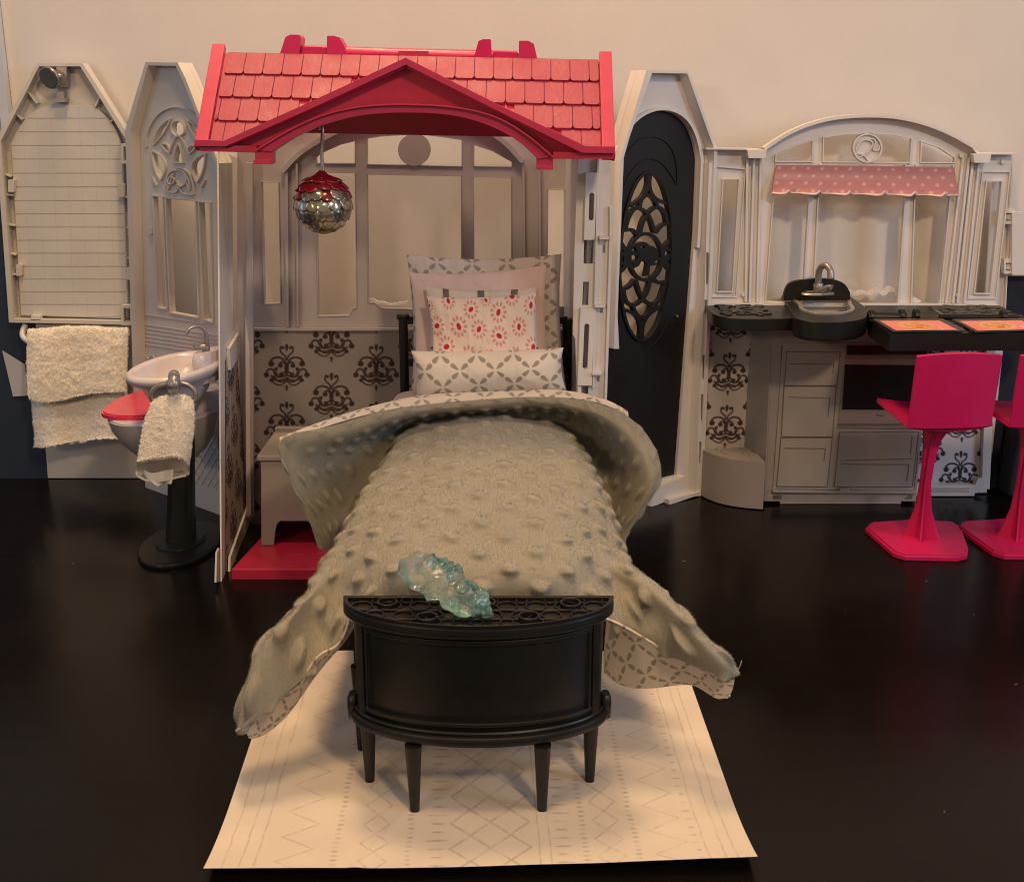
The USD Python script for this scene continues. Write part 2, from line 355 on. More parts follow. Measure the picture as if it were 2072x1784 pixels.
def sheet_px(plane, x0, y0, x1, y1, step, h, inside=None):
    """A printed sheet over a picture rectangle on a plane: (mesh, px, py)."""
    nx, ny = int((x1-x0)/step)+1, int((y1-y0)/step)+1
    X, Y = np.meshgrid(np.linspace(x0,x1,nx), np.linspace(y0,y1,ny), indexing='ij')
    P = plane.at(X, Y, h); v, f = grid(P)
    n = np.cross(v[f[0,1]]-v[f[0,0]], v[f[0,2]]-v[f[0,0]])
    if n@plane.n < 0: f = f[:, ::-1]
    if inside is not None:
        import shapely
        ok = shapely.contains_xy(inside, X.ravel(), Y.ravel()); f = f[ok[f].all(1)]; use = np.unique(f); re_ = np.zeros(len(v), int); re_[use] = np.arange(len(use)); return (v[use], re_[f]), X.ravel()[use], Y.ravel()[use]
    return (v, f), X.ravel(), Y.ravel()

# ================================================================ the setting
solo('table_top', rbox((-1.6,-.3,-.04), (1.6,1.161,0), .004), 'espresso', 'black brown espresso table top that carries the whole dollhouse', kind='structure')
WALLY = 1.162; WX = float(U(23,200,1.162)[0])
ws = .0385*(1.9-WX)
solo('wall', prism([(WX,WALLY),(1.9,WALLY-ws),(1.9,WALLY-ws+.05),(WX,WALLY+.05)], -.6, 1.6), 'wall_paint', 'plain cream painted wall behind the dollhouse', kind='structure')
n = thing('door_casing', 'grey blue painted casing strip at the upper left edge', 'door casing', (-.6,WALLY-.02,0))
part(n, 'casing_board', boxm((-.9,WALLY-.004,-.5), (WX-.0095,WALLY+.04,1.6)), 'casing_paint')
part(n, 'casing_bead', boxm((WX-.0090,WALLY-.009,-.5), (WX-.0005,WALLY+.04,1.6)), 'casing_paint')
part(n, 'casing_ridge', boxm((WX-.016,WALLY-.009,-.5), (WX-.0125,WALLY-.0042,1.6)), 'casing_paint')
solo('low_board', rbox((-1.3,1.1515,-.5), (-.43,1.1525+.003,float(U(20,406,1.153)[2])), .0008), 'navy_board', 'dark navy board low behind the tiled shower panel at left', 'board')
n = thing('dark_chair', 'dark navy upholstered chair standing behind the kitchen at far right', 'chair', (.6,1.15,0))
part(n, 'backrest', rbox((.468,1.1135,.0006), (.95,1.1225,float(U(2060,560,1.114)[2])), .003), 'navy_cloth'); part(n, 'seat', rbox((.482,1.085,.0006), (.95,1.1132,.075), .005), 'navy_cloth')
PF = YP(1.149)
solo('paper_flap', plate(poly((5,709),(51,737),(55,800),(27,802)), PF, 0, .0008), 'paper', 'pale grey paper corner poking out left of the bath towel', 'paper')

# ================================================================ tiled shower panel, far left
PL = YP(1.15)
n = thing('shower_panel', 'beige tiled shower wall panel with pointed top and grey shower head', 'shower panel', (-.42,1.15,0))
outer = poly((3,282),(86,129.5),(177,129.5),(277,287),(289,520),(294,653),(29,648))
inner = poly((13,286),(90,136),(172,136),(266,287),(276,520),(281,645),(39,641))
part(n, 'back_plate', plate(outer, PL, -.001, .001), 'beige_plastic')
part(n, 'rim', plate(outer.difference(inner), PL, .0012, .013), 'beige_plastic')
arch = Polygon(np.vstack([curve([(27.6,292),(42,262),(70,228),(105,212),(144,207.7),(185,213),(215,232),(238,262),(252,300)], 50), [(264,643),(47,636)]]))
fld = part(n, 'tile_field', plate(arch, PL, .0012, .0058), 'beige_plastic')
rows = [214,240.3,267.5,294.8,322.3,350.8,378,405.5,431.8,459,485.5,511.5,538,563.5,589,614.5,639]
xl = lambda y: 27.6+(y-292)*.0525; xr = lambda y: 252+(y-300)*.035
for a, b in zip(rows[:-1], rows[1:]):
    m0 = (a+b)/2; x0, x1 = xl(m0)-2, xr(m0)+2; w = (x1-x0)/8
    for k in range(8):
        c0, c1 = x0+w*k, x0+w*(k+1)
        q = poly((c0+.07,a+1.1),(c1-.07,a+1.1),(c1-.07,b-1.1),(c0+.07,b-1.1)).intersection(arch.buffer(-1.5))
        if q.area > 60: part(fld, 'tile', plate(q, PL, .0057, .0065+.00012*rng.random()), 'tile_plastic', smooth=False)
for pts in ([(22,265),(34,250)],[(52,213),(64,224)],[(92,228),(108,256)]) [:0]: pass
for a, b in (((54,230),(72,240)),((92,228-50),(113,262-50-24+16)),((288-5-10,242),(270,260)),((235,306-92),(228,308-86))) [:0]: pass
for a, b in (((39,229),(52,243)),((64,186),(82,210)),((209,195),(198,217)),((238,239),(229,247)),((18,352),(30,357)),((19,393),(36,394)),((24,453),(38,455)),((29,511),(40,514)),((31,553),(42,553)),
             ((256,398),(274,398)),((262,459),(276,459)),((263,520),(279,520)),((266,559),(281,559))):
    part(n, 'rib', plate(LineString([a,b]).buffer(1.6, cap_style='flat'), PL, .0012, .009), 'beige_plastic')
for x, y, w, h in ((27,364,10,22),(52-9,534,9,20),(248,372,10,24),(264,540,9,22)):
    part(n, 'clip', plate(sbox(x,y,x+w,y+h).buffer(1.5), PL, .0068, .011), 'beige_plastic')
part(n, 'clip', plate(sbox(73,634,92,643), PL, .0068, .013), 'white_plastic')
for y in (290,612): 
    part(n, 'hinge', plate(sbox(256,y,278,y+40).difference(sbox(261,y+6,274,y+34)), PL, .009, .017), 'beige_plastic')
part(n, 'hinge_pin', tube([PL.at(284,330,.012), PL.at(291,645,.012)], .0022), 'beige_plastic')
for y in (349,465,602): part(n, 'hinge_peg', plate(sbox(281,y-3,300,y+3), PL, .013, .018), 'beige_plastic')
h = part(n, 'shower_arm', join(plate(sbox(125,137,142,176).buffer(2), PL, .002, .012), plate(sbox(122,186,137,201), PL, .002, .010), plate(sbox(120,200,145,208), PL, .006, .016)), 'grey_metal')
c0 = PL.at(117,159,.020); dd = np.array([-.30,-.90,-.28]); dd /= np.linalg.norm(dd)
e1 = np.cross(dd,[0,0,1]); e1 /= np.linalg.norm(e1); e2 = np.cross(e1,dd)
def disc(c, d, prof, m=36):
    d = np.array(d)/np.linalg.norm(d); a = np.cross(d,[0,0,1.0]); a /= np.linalg.norm(a); b = np.cross(a,d)
    return loft([oval(np.array(c)+d*hh, max(r,1e-5), max(r,1e-5), m=m, ax=a, ay=b) for r, hh in prof])
hd = part(n, 'shower_head', disc(c0, dd, [(.003,-.009),(.0050,-.006),(.0085,-.003),(.0100,-.001),(.0102,.001),(.0096,.002),(.009,.0016)]), 'grey_metal')
part(hd, 'nozzle_plate', disc(c0+dd*.0017, dd, [(.0089,0),(.0087,.0007)]), 'nozzle')
part(n, 'swivel', tube([PL.at(133,152,.008), PL.at(127,156,.012), c0-dd*.008], .0028), 'grey_metal')
part(n, 'base_board', plate(poly((72,655),(285,658),(292,967),(97,967)), PL, -.003, 0), 'beige_plastic')
bar = tube([PL.at(57,655,.007), PL.at(58,676,.014), PL.at(68,683,.016), PL.at(160,684,.016), PL.at(252,684,.016), PL.at(262,677,.014), PL.at(264,655,.007)], .0028)
part(n, 'towel_bar', bar, 'white_plastic')

# bath towel over the bar: the front fall ends in a fringe half way down, the rear fall hangs lower
def terry(name, label, layers, lean, seed, dens):
    b = layers[0][0].reshape(-1,3).mean(0)
    t = thing(name, label, 'towel', b)
    for k, (P, th, nm) in enumerate(layers):
        N = gnorm(P); N = N if (N.reshape(-1,3).mean(0)@(EYE-b)) > 0 else -N
        q = P.reshape(-1,3)
        d = (fbm(q*420, 3, seed)-.5)*.0022+(fbm(q*130, 2, seed+5)-.5)*.0016
        P2 = P+N*d.reshape(P.shape[:2])[...,None]
        if (gnorm(P2).reshape(-1,3).mean(0)@N.reshape(-1,3).mean(0)) < 0: P2 = P2[:, ::-1]
        s = part(t, nm, solid(P2, th), 'terry', smooth=True)
        hair(s, 'loop_pile', grid(P2), dens[k], .0017, .00030, 'terry', lean=lean, jit=.8, seed=seed+k, curl=.5, sw=.4)
    return t
def field(px, py, Y, nu, nv):
    """Control nets of picture position and distance into a dense surface."""
    px, py, Y = np.array(px,float), np.array(py,float), np.array(Y,float)
    C = U(px, py, Y); return spline(C, nu, nv)
def spline(C, nu, nv, ku=3, kv=3):
    r, c = C.shape[:2]; u, v = np.linspace(0,1,r), np.linspace(0,1,c)
    return np.stack([RectBivariateSpline(u, v, C[...,k], kx=min(ku,r-1), ky=min(kv,c-1), s=0)(np.linspace(0,1,nu), np.linspace(0,1,nv)) for k in range(3)], -1)
rear = field([[56,110,160,210,258],[58,110,160,210,258],[62,112,160,210,258],[68,115,165,215,262],[70,118,170,220,262]],
             [[690,690,690,690,690],[740]*5,[800]*5,[860]*5,[904,900,888,882,886]], [[1.128]*5,[1.124,1.122,1.124,1.122,1.125],[1.122,1.118,1.122,1.118,1.124],[1.120,1.113,1.120,1.114,1.12],[1.118,1.108,1.116,1.108,1.117]], 110, 110)
front = field([[58,110,160,210,258],[55,110,160,210,259],[54,110,160,210,258],[54,110,162,212,256],[58,112,164,214,256]],
              [[670,665,662,664,668],[674,672,670,672,672],[710]*5,[760]*5,[806,812,800,794,792]], [[1.130]*5,[1.122]*5,[1.118,1.116,1.118,1.116,1.119],[1.114,1.110,1.113,1.110,1.115],[1.109,1.106,1.109,1.107,1.111]], 90, 110)
terry('bath_towel', 'long cream terry bath towel hanging on the white bar at far left', [(front, .003, 'front_fall'), (rear, .003, 'rear_fall')], (0,-.3,-.9), 11, (22000, 18000))

# ================================================================ lattice window panel, left of the house
PW = through(G(298,985), G(447,1040))
n = thing('window_panel', 'beige arched window panel with lotus tracery between shower panel and house', 'window panel', G(372,1010))
w_out = poly((277,264),(319,127),(384,128),(400,160),(466,330),(470,1050),(447,1040),(297.5,985))
w_in = poly((287,266),(324,134),(380,135),(396,168),(462,335),(462,1045),(447,1036),(306,984))
wins = [poly((316,397.5),(335,398.6),(342.5,623.5),(327,621.5)), poly((342.5,402),(401.5,407),(407,641),(352,631)), poly((410,409.8),(430,411.5),(436,650),(420,645))]
c1 = lambda *p: [(.2509*x, 72.2+.2509*y) for x, y in p]
def bez(p, q, r, m=14):
    t = np.linspace(0,1,m)[:,None]; return (1-t)**2*np.array(p,float)+2*t*(1-t)*np.array(q,float)+t*t*np.array(r,float)
def lens(p, r, q1, q2): return Polygon(c1(*map(tuple, np.vstack([bez(p,q1,r), bez(r,q2,p)[1:-1]])))).buffer(0)
mx = lambda p: (2*1468-p[0], p[1]+(2*1468-2*p[0])*.055)
def both(p, r, q1, q2): return [lens(p,r,q1,q2), lens(*map(mx, (p,r,q1,q2)))]
holes = both((1252,930),(1322,1168),(1430,1000),(1258,1090))+[Polygon(c1(*map(tuple, np.vstack([bez((1465,868),(1500,930),(1506,1030)), bez((1424,1024),(1430,930),(1465,868))]))))]
holes += both((1262,888),(1402,668),(1272,740),(1372,780))+[Polygon(c1(*map(tuple, np.vstack([bez((1412,775),(1395,690),(1462,688)), bez((1462,688),(1528,695),(1516,782)), bez((1516,782),(1480,820),(1465,812)), bez((1465,812),(1440,820),(1412,775))]))))]
holes += both((1330,878),(1392,945),(1400,860),(1350,930))+both((1258,1142),(1322,1234),(1272,1200),(1300,1240))+both((1382,1240),(1425,1112),(1368,1150),(1400,1200))
holes = [max(geoms(h.buffer(0)), key=lambda g: g.area) for h in holes]
body = w_out.difference(unary_union(wins+holes))
part(n, 'panel', plate(body, PW, -.002, .002), 'beige_plastic')
part(n, 'rim', plate(w_out.difference(w_in).difference(sbox(200,900,500,1100)), PW, .0021, .012), 'beige_plastic')
for q in wins: part(n, 'window_frame', plate(q.buffer(2.6, join_style='mitre').difference(q), PW, .0021, .0040), 'beige_plastic')
tr = [stroke(c1((1205,900),(1215,790),(1260,690),(1330,615),(1430,578),(1530,595),(1640,680),(1700,800)), 2.6), stroke(c1((1390,950),(1415,880),(1465,803),(1512,865),(1545,955)), 2.6)]
tr += [LineString(np.vstack([h.exterior.coords])).buffer(1.2) for h in holes]
tr += [stroke(c1((1362,1250),(1375,1150),(1425,1085),(1490,1070),(1560,1130),(1590,1278)), 2.2), stroke(c1((1362,1248),(1450,1258),(1468,1215)), 2), stroke(c1((1470,1215),(1500,1268),(1592,1280)), 2), stroke(c1((1258,1290),(1605,1330),(1710,1348)), 2)]
part(n, 'tracery', plate(unary_union(tr), PW, .0019, .0042), 'beige_plastic')
part(n, 'emblem', plate(unary_union([stroke(c1((1405,1095),(1378,1150),(1395,1195),(1428,1190),(1432,1150),(1410,1140)), 2.2), stroke(c1((1425,1090),(1470,1082),(1515,1100),(1535,1150),(1520,1195),(1490,1215),(1455,1170)), 2.4)]), PW, .0019, .0046), 'beige_plastic')
q0 = [stroke([(299,y0),(445,y0+22)], 1.6, sm=False) for y0 in (636,656,664,672,680,688,696)]
part(n, 'dado', plate(unary_union(q0), PW, .0019, .0030), 'beige_plastic')
dia = [LineString([(297+14*k,716),(297+14*k+190,716+300)]).buffer(1.1) for k in range(-20,14)]+[LineString([(297+14*k,716),(297+14*k-190,716+330)]).buffer(1.1) for k in range(-2,30)]
part(n, 'lattice_relief', plate(unary_union(dia).intersection(poly((300,716),(446,740),(446,990),(302,945))), PW, .0019, .0026), 'beige_plastic')
part(n, 'latch', plate(sbox(309,460,316,473), PW, .002, .005), 'beige_plastic')

# ================================================================ the main house
YB, YE, YR = 1.025, .858, .925
n = house = thing('dollhouse', 'white playset dollhouse with pink shingled gable roof and damask papered lower walls', 'dollhouse', (-.09,.95,0))
PB = YP(YB)
c4 = lambda *p: [(404.4+.2833*x, 216.6+.2833*y) for x, y in p]
c3 = lambda *p: [(361+.4531*x, 36.1+.4531*y) for x, y in p]
hw = [Polygon(c4((442,540),(560,545),(575,1400),(463,1405))), Polygon(c4((832,402),(832,360),(885,325),(1000,272),(1106,248),(1106,402))),
      Polygon(c4((1195,228),(1300,212),(1480,202),(1620,204),(1750,220),(1868,240),(1868,423),(1195,408))), Polygon(c3((1320,570),(1400,597),(1487,645),(1487,665),(1320,662))),
      Polygon(c4((832,470),(1106,475),(1117,1428),(1092,1440),(1065,1488),(848,1492))), Polygon(c4((1195,485),(1862,497),(1868,1480),(1470,1440),(1300,1436),(1270,1410),(1245,1392),(1205,1400))),
      Polygon([(958,359),(1033,360),(1034,630),(960,630)]), Polygon([(1109,384),(1143.5,385),(1141,620),(1107,620)])]
med = ell(837.9,303.6,32.6,32.6)
wall = sbox(480,200,1180,1040).difference(unary_union(hw).difference(med))
part(n, 'back_wall', plate(wall, PB, -.006, 0), 'shaded_white_plastic', label='white rear wall pierced by an arched window')
for q in hw: part(n, 'window_trim', plate(q.buffer(1.6, join_style='mitre').difference(q).difference(med.buffer(1)), PB, .0003, .0016), 'shaded_white_plastic')
part(n, 'medallion', plate(med, PB, .0003, .0020), 'shaded_white_plastic')
for x0, x1 in ((578,584),(600,604),(1056,1061),(1088,1093)): part(n, 'pilaster', plate(poly((x0,330),(x1,330),(x1+2,660),(x0+2,660)), PB, .0003, .005), 'shaded_white_plastic')
part(n, 'arch_moulding', plate(stroke([(575,345),(600,318),(660,278),(740,246),(834,236),(930,246),(1010,280),(1055,325)], 10), PB, .0004, .007), 'shaded_white_plastic')
part(n, 'sill', plate(sbox(505,662,1165,667), PB, .0003, .006), 'shaded_white_plastic')
blob = unary_union([stroke([(743,612),(752,609),(760,614),(772,615),(784,619),(800,618),(815,616),(822,614)], 4.5)]+[ell(748,611,4,3),ell(775,617,5,3.5),ell(806,617,5,3.5)])
part(n, 'flower_box_trim', plate(blob, PB, -.010, -.0062), 'white_plastic')
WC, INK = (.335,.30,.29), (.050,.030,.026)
(m, X, Y) = sheet_px(PB, 503, 669, 1172, 1036, 1.5, .0006)
part(n, 'wallpaper', m, 'paper_print', smooth=False, colors=blend(WC, INK, damask(X, Y, 580, 744, 90.5, 116.5, 87, 83)))
part(n, 'paper_edge', plate(sbox(503,667.5,1172,669.5), PB, .0004, .0012), 'line_ink')
# left side wall, swung a little open
PLW = through(G(449,1176), G(500,1052))
part(n, 'side_wall', plate(poly((442,303),(500,330),(500,1052),(449,1176)), PLW, -.0013, 0), 'white_plastic', label='left side wall of the house')
part(n, 'chair_rail', plate(poly((457,705),(499,636),(500,684),(459,749)), PLW, .0004, .0034), 'beige_plastic')
part(n, 'skirting', plate(poly((458,1127),(500,1010),(501,1052),(457,1166)), PLW, .0014, .0034), 'beige_plastic')
(m, X, Y) = sheet_px(PLW, 453, 640, 500, 1165, .5, .0008, inside=poly((455,725),(500,660),(500,1050),(454,1160)))
q = m[0]-G(455,1178); sx_ = np.hypot(q[:,0], q[:,1])
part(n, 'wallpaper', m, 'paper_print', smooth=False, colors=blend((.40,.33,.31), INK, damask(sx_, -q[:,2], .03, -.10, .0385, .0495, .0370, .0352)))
part(n, 'outer_board', plate(poly((443.5,1118),(448,1108),(448.5,1176),(442,1178)), PLW, -.0032, -.0017), 'beige_plastic')
part(n, 'corner_post', plate(poly((497,330),(511,330),(513,1045),(500,1050)), YP(1.012), -.004, 0), 'shaded_white_plastic')
part(n, 'lower_strip', plate(poly((497,640),(505,700),(509,1040),(499,1046)), YP(1.006), 0, .002), 'white_plastic')
# right side wall and the hinge spine that faces the camera
QA, QB = U(1169,600,.905), U(1141,600,YB); PR = through([QA[0],QA[1],0],[QB[0],QB[1],0])
part(n, 'side_wall', plate(poly((1140,310),(1172,310),(1166,1060),(1139,1040)), PR, -.003, 0), 'white_plastic', label='right side wall of the house')
PS = YP(.90)
cs = lambda *p: [(1112+.2997*x, 303.3+.2995*y) for x, y in p]
spine = Polygon(cs((190,50),(415,50),(405,372),(425,385),(430,400),(405,1100),(385,1700),(380,2300),(160,2300),(180,1590),(172,1275),(155,1250),(165,700)))
slots = [LineString(cs(*p)).buffer(w) for p, w in ((((281,305),(277,460)),5.0),(((248,1185),(236,1460)),5.0))]
rods = [Polygon(cs((232,608),(298,608),(290,770),(228,770))), Polygon(cs((226,892),(264,892),(258,1050),(218,1050))), Polygon(cs((195,1590),(260,1590),(256,1760),(192,1760)))]
pits = [Polygon(cs((358,642),(376,642),(374,697),(355,697))), Polygon(cs((341,1056),(359,1056),(357,1102),(338,1102))), Polygon(cs((319,1527),(337,1527),(334,1566),(316,1566)))]
sp = part(n, 'hinge_spine', plate(spine.difference(unary_union(slots+rods+pits)), PS, -.003, 0), 'white_plastic')
part(sp, 'spine_back', plate(Polygon(cs((195,60),(395,60),(370,2290),(185,2290))), PS, -.016, -.009), 'shaded_white_plastic')
for q in rods:
    cx = (q.bounds[0]+q.bounds[2])/2; part(sp, 'hinge_rod', tube([PS.at(cx+1,q.bounds[1],-.006), PS.at(cx-1,q.bounds[3],-.006)], .0024), 'steel')
part(sp, 'raised_plate', plate(Polygon(cs((240,152),(318,152),(300,606),(228,606))).difference(unary_union(slots)), PS, .0002, .004), 'white_plastic')
part(sp, 'raised_plate', plate(Polygon(cs((205,1062),(300,1062),(282,1585),(184,1585))).difference(unary_union(slots)), PS, .0002, .004), 'white_plastic')
part(sp, 'edge_rib', plate(Polygon(cs((318,60),(332,60),(300,1600),(285,1600))), PS, .0002, .0035), 'white_plastic')
part(sp, 'edge_rib', plate(Polygon(cs((400,380),(430,392),(380,1700),(366,1700),(402,500))), PS, .0002, .003), 'white_plastic')
for q in (Polygon(cs((330,580),(395,580),(393,600),(330,600))), Polygon(cs((300,1040),(370,1040),(368,1056),(300,1056))), Polygon(cs((285,1490),(350,1490),(348,1508),(280,1508)))):
    part(sp, 'peg', plate(q, PS, .0002, .007), 'white_plastic')
# platform
Pf = [G(468,1172), G(648,1172)]; x1 = .050
pl = part(n, 'floor_platform', loft([np.array([[-.2262+i,.884+i*.6,zz],[x1-i,.884+i*.6,zz],[x1-i,1.02,zz],[-.2095+i,1.02,zz]]) for zz, i in ((.0005,0),(.0085,0),(.0098,.0012))]), 'pink_trim', smooth=20)
for k in range(3):
    for j in range(3): part(pl, 'tread_groove', boxm((-.195+.048*j+.004*k,.892+.011*k,.0099), (-.155+.048*j+.004*k,.8945+.011*k,.0105)), 'pink_roof')
# roof
r0 = lambda px, py: U(px, py, YE)
EL, ER, RL, RR = U(396,300,YE), U(1243,321,YE), U(431,108,YR), U(1236,124,YR)
def roofpt(s, t): return (EL*(1-s)+ER*s)*(1-t)+(RL*(1-s)+RR*s)*t
rn = np.cross(ER-EL, RL-EL); rn /= np.linalg.norm(rn); rn = rn if rn[2] > 0 else -rn
def slab(pts, a, b):
    import manifold3d as mf
    V = np.array([p+rn*h for p in pts for h in (a,b)]); mm = mf.Manifold.hull_points(V).to_mesh(); return np.array(mm.vert_properties[:, :3]), np.array(mm.tri_verts)
PRF = Plane(EL, rn)
roofpx = Polygon([(396,300),(431,108),(1236,124),(1243,321),(1183,302),(821,126),(454,292)])
roof = part(n, 'roof', plate(roofpx, PRF, -.003, 0), 'pink_trim')
off = np.array([0, .055, -.055])
bk = [RL, RR, RR+off, RL+off]
rn2 = rn.copy(); rn = np.array([0,.7071,.7071]); part(roof, 'rear_slope', slab(bk, -.004, 0), 'pink_trim'); rn = rn2
nrow, ncol = 4, 19.6
for r in range(nrow):
    ta, tb = r/nrow*.985+.006, (r+1)/nrow*.985+.006
    sh = (.1,.75,.2,.62)[3-r]; k = -1
    for k in range(-1, 21):
        sa, sb = .033+(k+sh)/ncol*.934, .033+(k+1+sh)/ncol*.934
        sa, sb = max(sa,.033), min(sb,.967)
        if sb-sa < .006: continue
        q = affinity.scale(sbox(sa+.00050,ta+.004,sb-.0010,tb+.02), 1, 1)
        L, W = (sb-sa-.002), (tb-ta)
        cr = .006; cr2 = .03
        P = [(sa+.0005+cr,ta+.012),(sb-.0005-cr,ta+.012),(sb-.0005-cr*.3,ta+.012+cr2*.3),(sb-.0005,ta+.012+cr2),(sb-.0005,tb+.008),(sa+.0005,tb+.008),(sa+.0005,ta+.012+cr2),(sa+.0005+cr*.3,ta+.012+cr2*.3)]
        pm = roofpt((sa+sb)/2, (ta+tb)/2)-EYE; pm = (1035.5+FPX*pm[0]/(pm[1]*cp_-pm[2]*sp_), 892-FPX*(pm[1]*sp_+pm[2]*cp_)/(pm[1]*cp_-pm[2]*sp_))
        if not roofpx.buffer(13).contains(Point(pm)): continue
        up = .0005+.0002*rng.random()
        bot = [roofpt(a,b)+rn*.0001 for a, b in P]; hgt = [.0020+up-.0014*(b-ta)/W for a, b in P]
        topv = [roofpt(a,b)+rn*h for (a,b), h in zip(P, hgt)]
        v, f = loft([np.array(bot), np.array(topv)])
        part(roof, 'shingle', (v, f), 'pink_shingle', smooth=False)
for sa, sb in ((0,.031),(.969,1)):
    part(roof, 'end_band', slab([roofpt(sa,-.02),roofpt(sb,-.02),roofpt(sb,1.045),roofpt(sa,1.045)], .0002, .005), 'pink_roof')
PG = YP(YE-.012)
rimL = [(395,283),(454,286),(640,196),(821,118)]; 
c3s = lambda *p: [(361+.4531*x, 36.1+.4531*y) for x, y in p]
top = c3s((75,545),(205,550),(600,372),(1015,180),(1420,385),(1815,573),(1948,576))
low = c3s((1948,606),(1800,604),(1415,412),(1015,212),(605,402),(215,575),(76,574))
gable = part(n, 'gable', plate(Polygon(top+low), PG, -.012, .002), 'pink_roof', label='pink gable edge board')
tymp = Polygon(c3s((90,574),(215,574),(605,400),(1015,210),(1415,410),(1800,602),(1945,604),(1945,632),(1672,632),(1560,560),(1400,480),(1240,432),(1040,415),(840,425),(660,470),(520,520),(420,598),(345,604),(95,597)))
part(gable, 'tympanum', plate(tymp, PG, -.013, -.0105), 'pink_trim')
for q in (c3s((90,572),(345,572),(345,604),(95,597)), c3s((1672,600),(1945,604),(1945,632),(1672,632))): part(gable, 'soffit', plate(Polygon(q), PG, -.010, -.002), 'pink_trim')
gp = [U(454,292,YE-.010), U(821,128,YE-.010), U(1183,304,YE-.010)]; gb = np.array([0,.12,0])
for a_, b_ in ((0,1),(1,2)):
    rn2 = rn.copy(); rn = np.cross(gp[b_]-gp[a_], gb); rn /= np.linalg.norm(rn); rn = rn if rn[2] > 0 else -rn
    part(gable, 'gable_slope', slab([gp[a_],gp[b_],gp[b_]+gb,gp[a_]+gb], -.003, 0), 'pink_trim'); rn = rn2
archo = curve(c3s((352,592),(470,520),(640,440),(840,396),(1040,389),(1240,402),(1440,455),(1600,560),(1672,622)), 60)
archi = curve(c3s((420,598),(520,535),(660,474),(840,434),(1040,425),(1240,440),(1400,488),(1545,575),(1600,630)), 60)[::-1]
part(gable, 'arch_band', plate(Polygon(np.vstack([archo, archi])), PG, -.010, .0035), 'pink_roof')
part(gable, 'arch_lip', plate(stroke(archo, 3.2, sm=False), PG, .0036, .0062), 'pink_trim')
for q in (sbox(517,303,553,332), sbox(1085,314,1118.5,343)):
    hk = part(gable, 'hook', plate(q.buffer(-2).buffer(2), PG, -.008, .002), 'pink_roof'); part(hk, 'hook_lip', plate(sbox(q.bounds[0],q.bounds[3]-9,q.bounds[2],q.bounds[3]), PG, .002, .007), 'pink_roof')
# carrying handle on the ridge
PH = YP(YR+.010)
cb = []
hd = part(n, 'handle', tube([PH.at(*c3((555,155))[0],0), PH.at(*c3((985,168))[0],0), PH.at(*c3((1510,180))[0],0)], .0050, smooth=False), 'pink_hot')
for p in (c3((460,175),(488,90),(510,80),(548,80),(556,92),(548,178)), c3((670,175),(672,86),(700,85),(726,92),(748,130),(762,180)), c3((1318,190),(1340,108),(1360,100),(1395,100),(1398,195)), c3((1518,200),(1520,107),(1560,107),(1585,120),(1604,202))):
    part(hd, 'handle_bracket', plate(Polygon(p).buffer(-1.5).buffer(1.5), PH, -.010, .010), 'pink_hot')
part(hd, 'grip', plate(Polygon(c3((985,150),(1118,152),(1122,190),(990,190))), PH, -.007, .007), 'pink_roof')
for p in (c3((553,130),(668,135),(668,168),(553,165)), c3((1404,152),(1518,158),(1518,190),(1404,188))): part(hd, 'handle_pin', plate(Polygon(p).buffer(-3).buffer(3), PH, -.004, .006), 'pink_hot')

# ================================================================ hanging scale ball
bc = U(653,412,.868); R = .0203
n = thing('hanging_ball', 'round pendant of overlapping glass scales, red at top, hanging from gable', 'pendant lamp', bc)
part(n, 'hook_wire', tube([U(645,262,.874), U(646,254,.872), U(650,252,.869), U(652,262,.868), U(651,300,.868), U(653,352,.868)], .0013), 'steel')
core = trimesh.creation.icosphere(3, R*.95); part(n, 'core', (np.array(core.vertices)+bc, np.array(core.faces)), 'scale_glass', smooth=True)
part(n, 'cap', lathe(bc+[0,0,R*.86], [(.0105,-.001),(.0085,.0015),(.005,.003),(.0025,.0052),(.0016,.0062)], 24), 'ball_red', smooth=True)
def scale_mesh(th, ph, size):
    c = np.array([math.sin(th)*math.cos(ph), math.sin(th)*math.sin(ph), math.cos(th)])
    dn = np.array([math.cos(th)*math.cos(ph), math.cos(th)*math.sin(ph), -math.sin(th)]); sd = np.cross(c, dn)
    rr, aa = np.meshgrid([0,.45,.8,.95,1.0], np.arange(18)*2*np.pi/18, indexing='ij')
    x, y = rr*np.cos(aa)*size*.88, rr*np.sin(aa)*size
    lift = R*(1.005+.085*(y/size)+.035*(1-rr**2))-np.where(rr > .97, .0010, 0)
    q = c+x[...,None]*sd/R+y[...,None]*dn/R; q /= np.linalg.norm(q, axis=-1, keepdims=True)
    v, f = grid(q*lift[...,None]+bc, closev=True)
    a = np.cross(v[f[40,1]]-v[f[40,0]], v[f[40,2]]-v[f[40,0]])
    return v, (f if a@c > 0 else f[:, ::-1])
rowsn = [(.48,8),(.82,12),(1.16,15),(1.50,16),(1.84,16),(2.18,13),(2.50,9),(2.80,5)]
for k, (th, m) in enumerate(rowsn):
    for j in range(m):
        part(n, 'scale', scale_mesh(th+.03*rng.normal(), (j+.5*(k%2))*2*np.pi/m+.04*rng.normal(), .0061), 'ball_red' if k < 2 or (k == 2 and j % 3 == 0) else 'scale_glass', smooth=True)

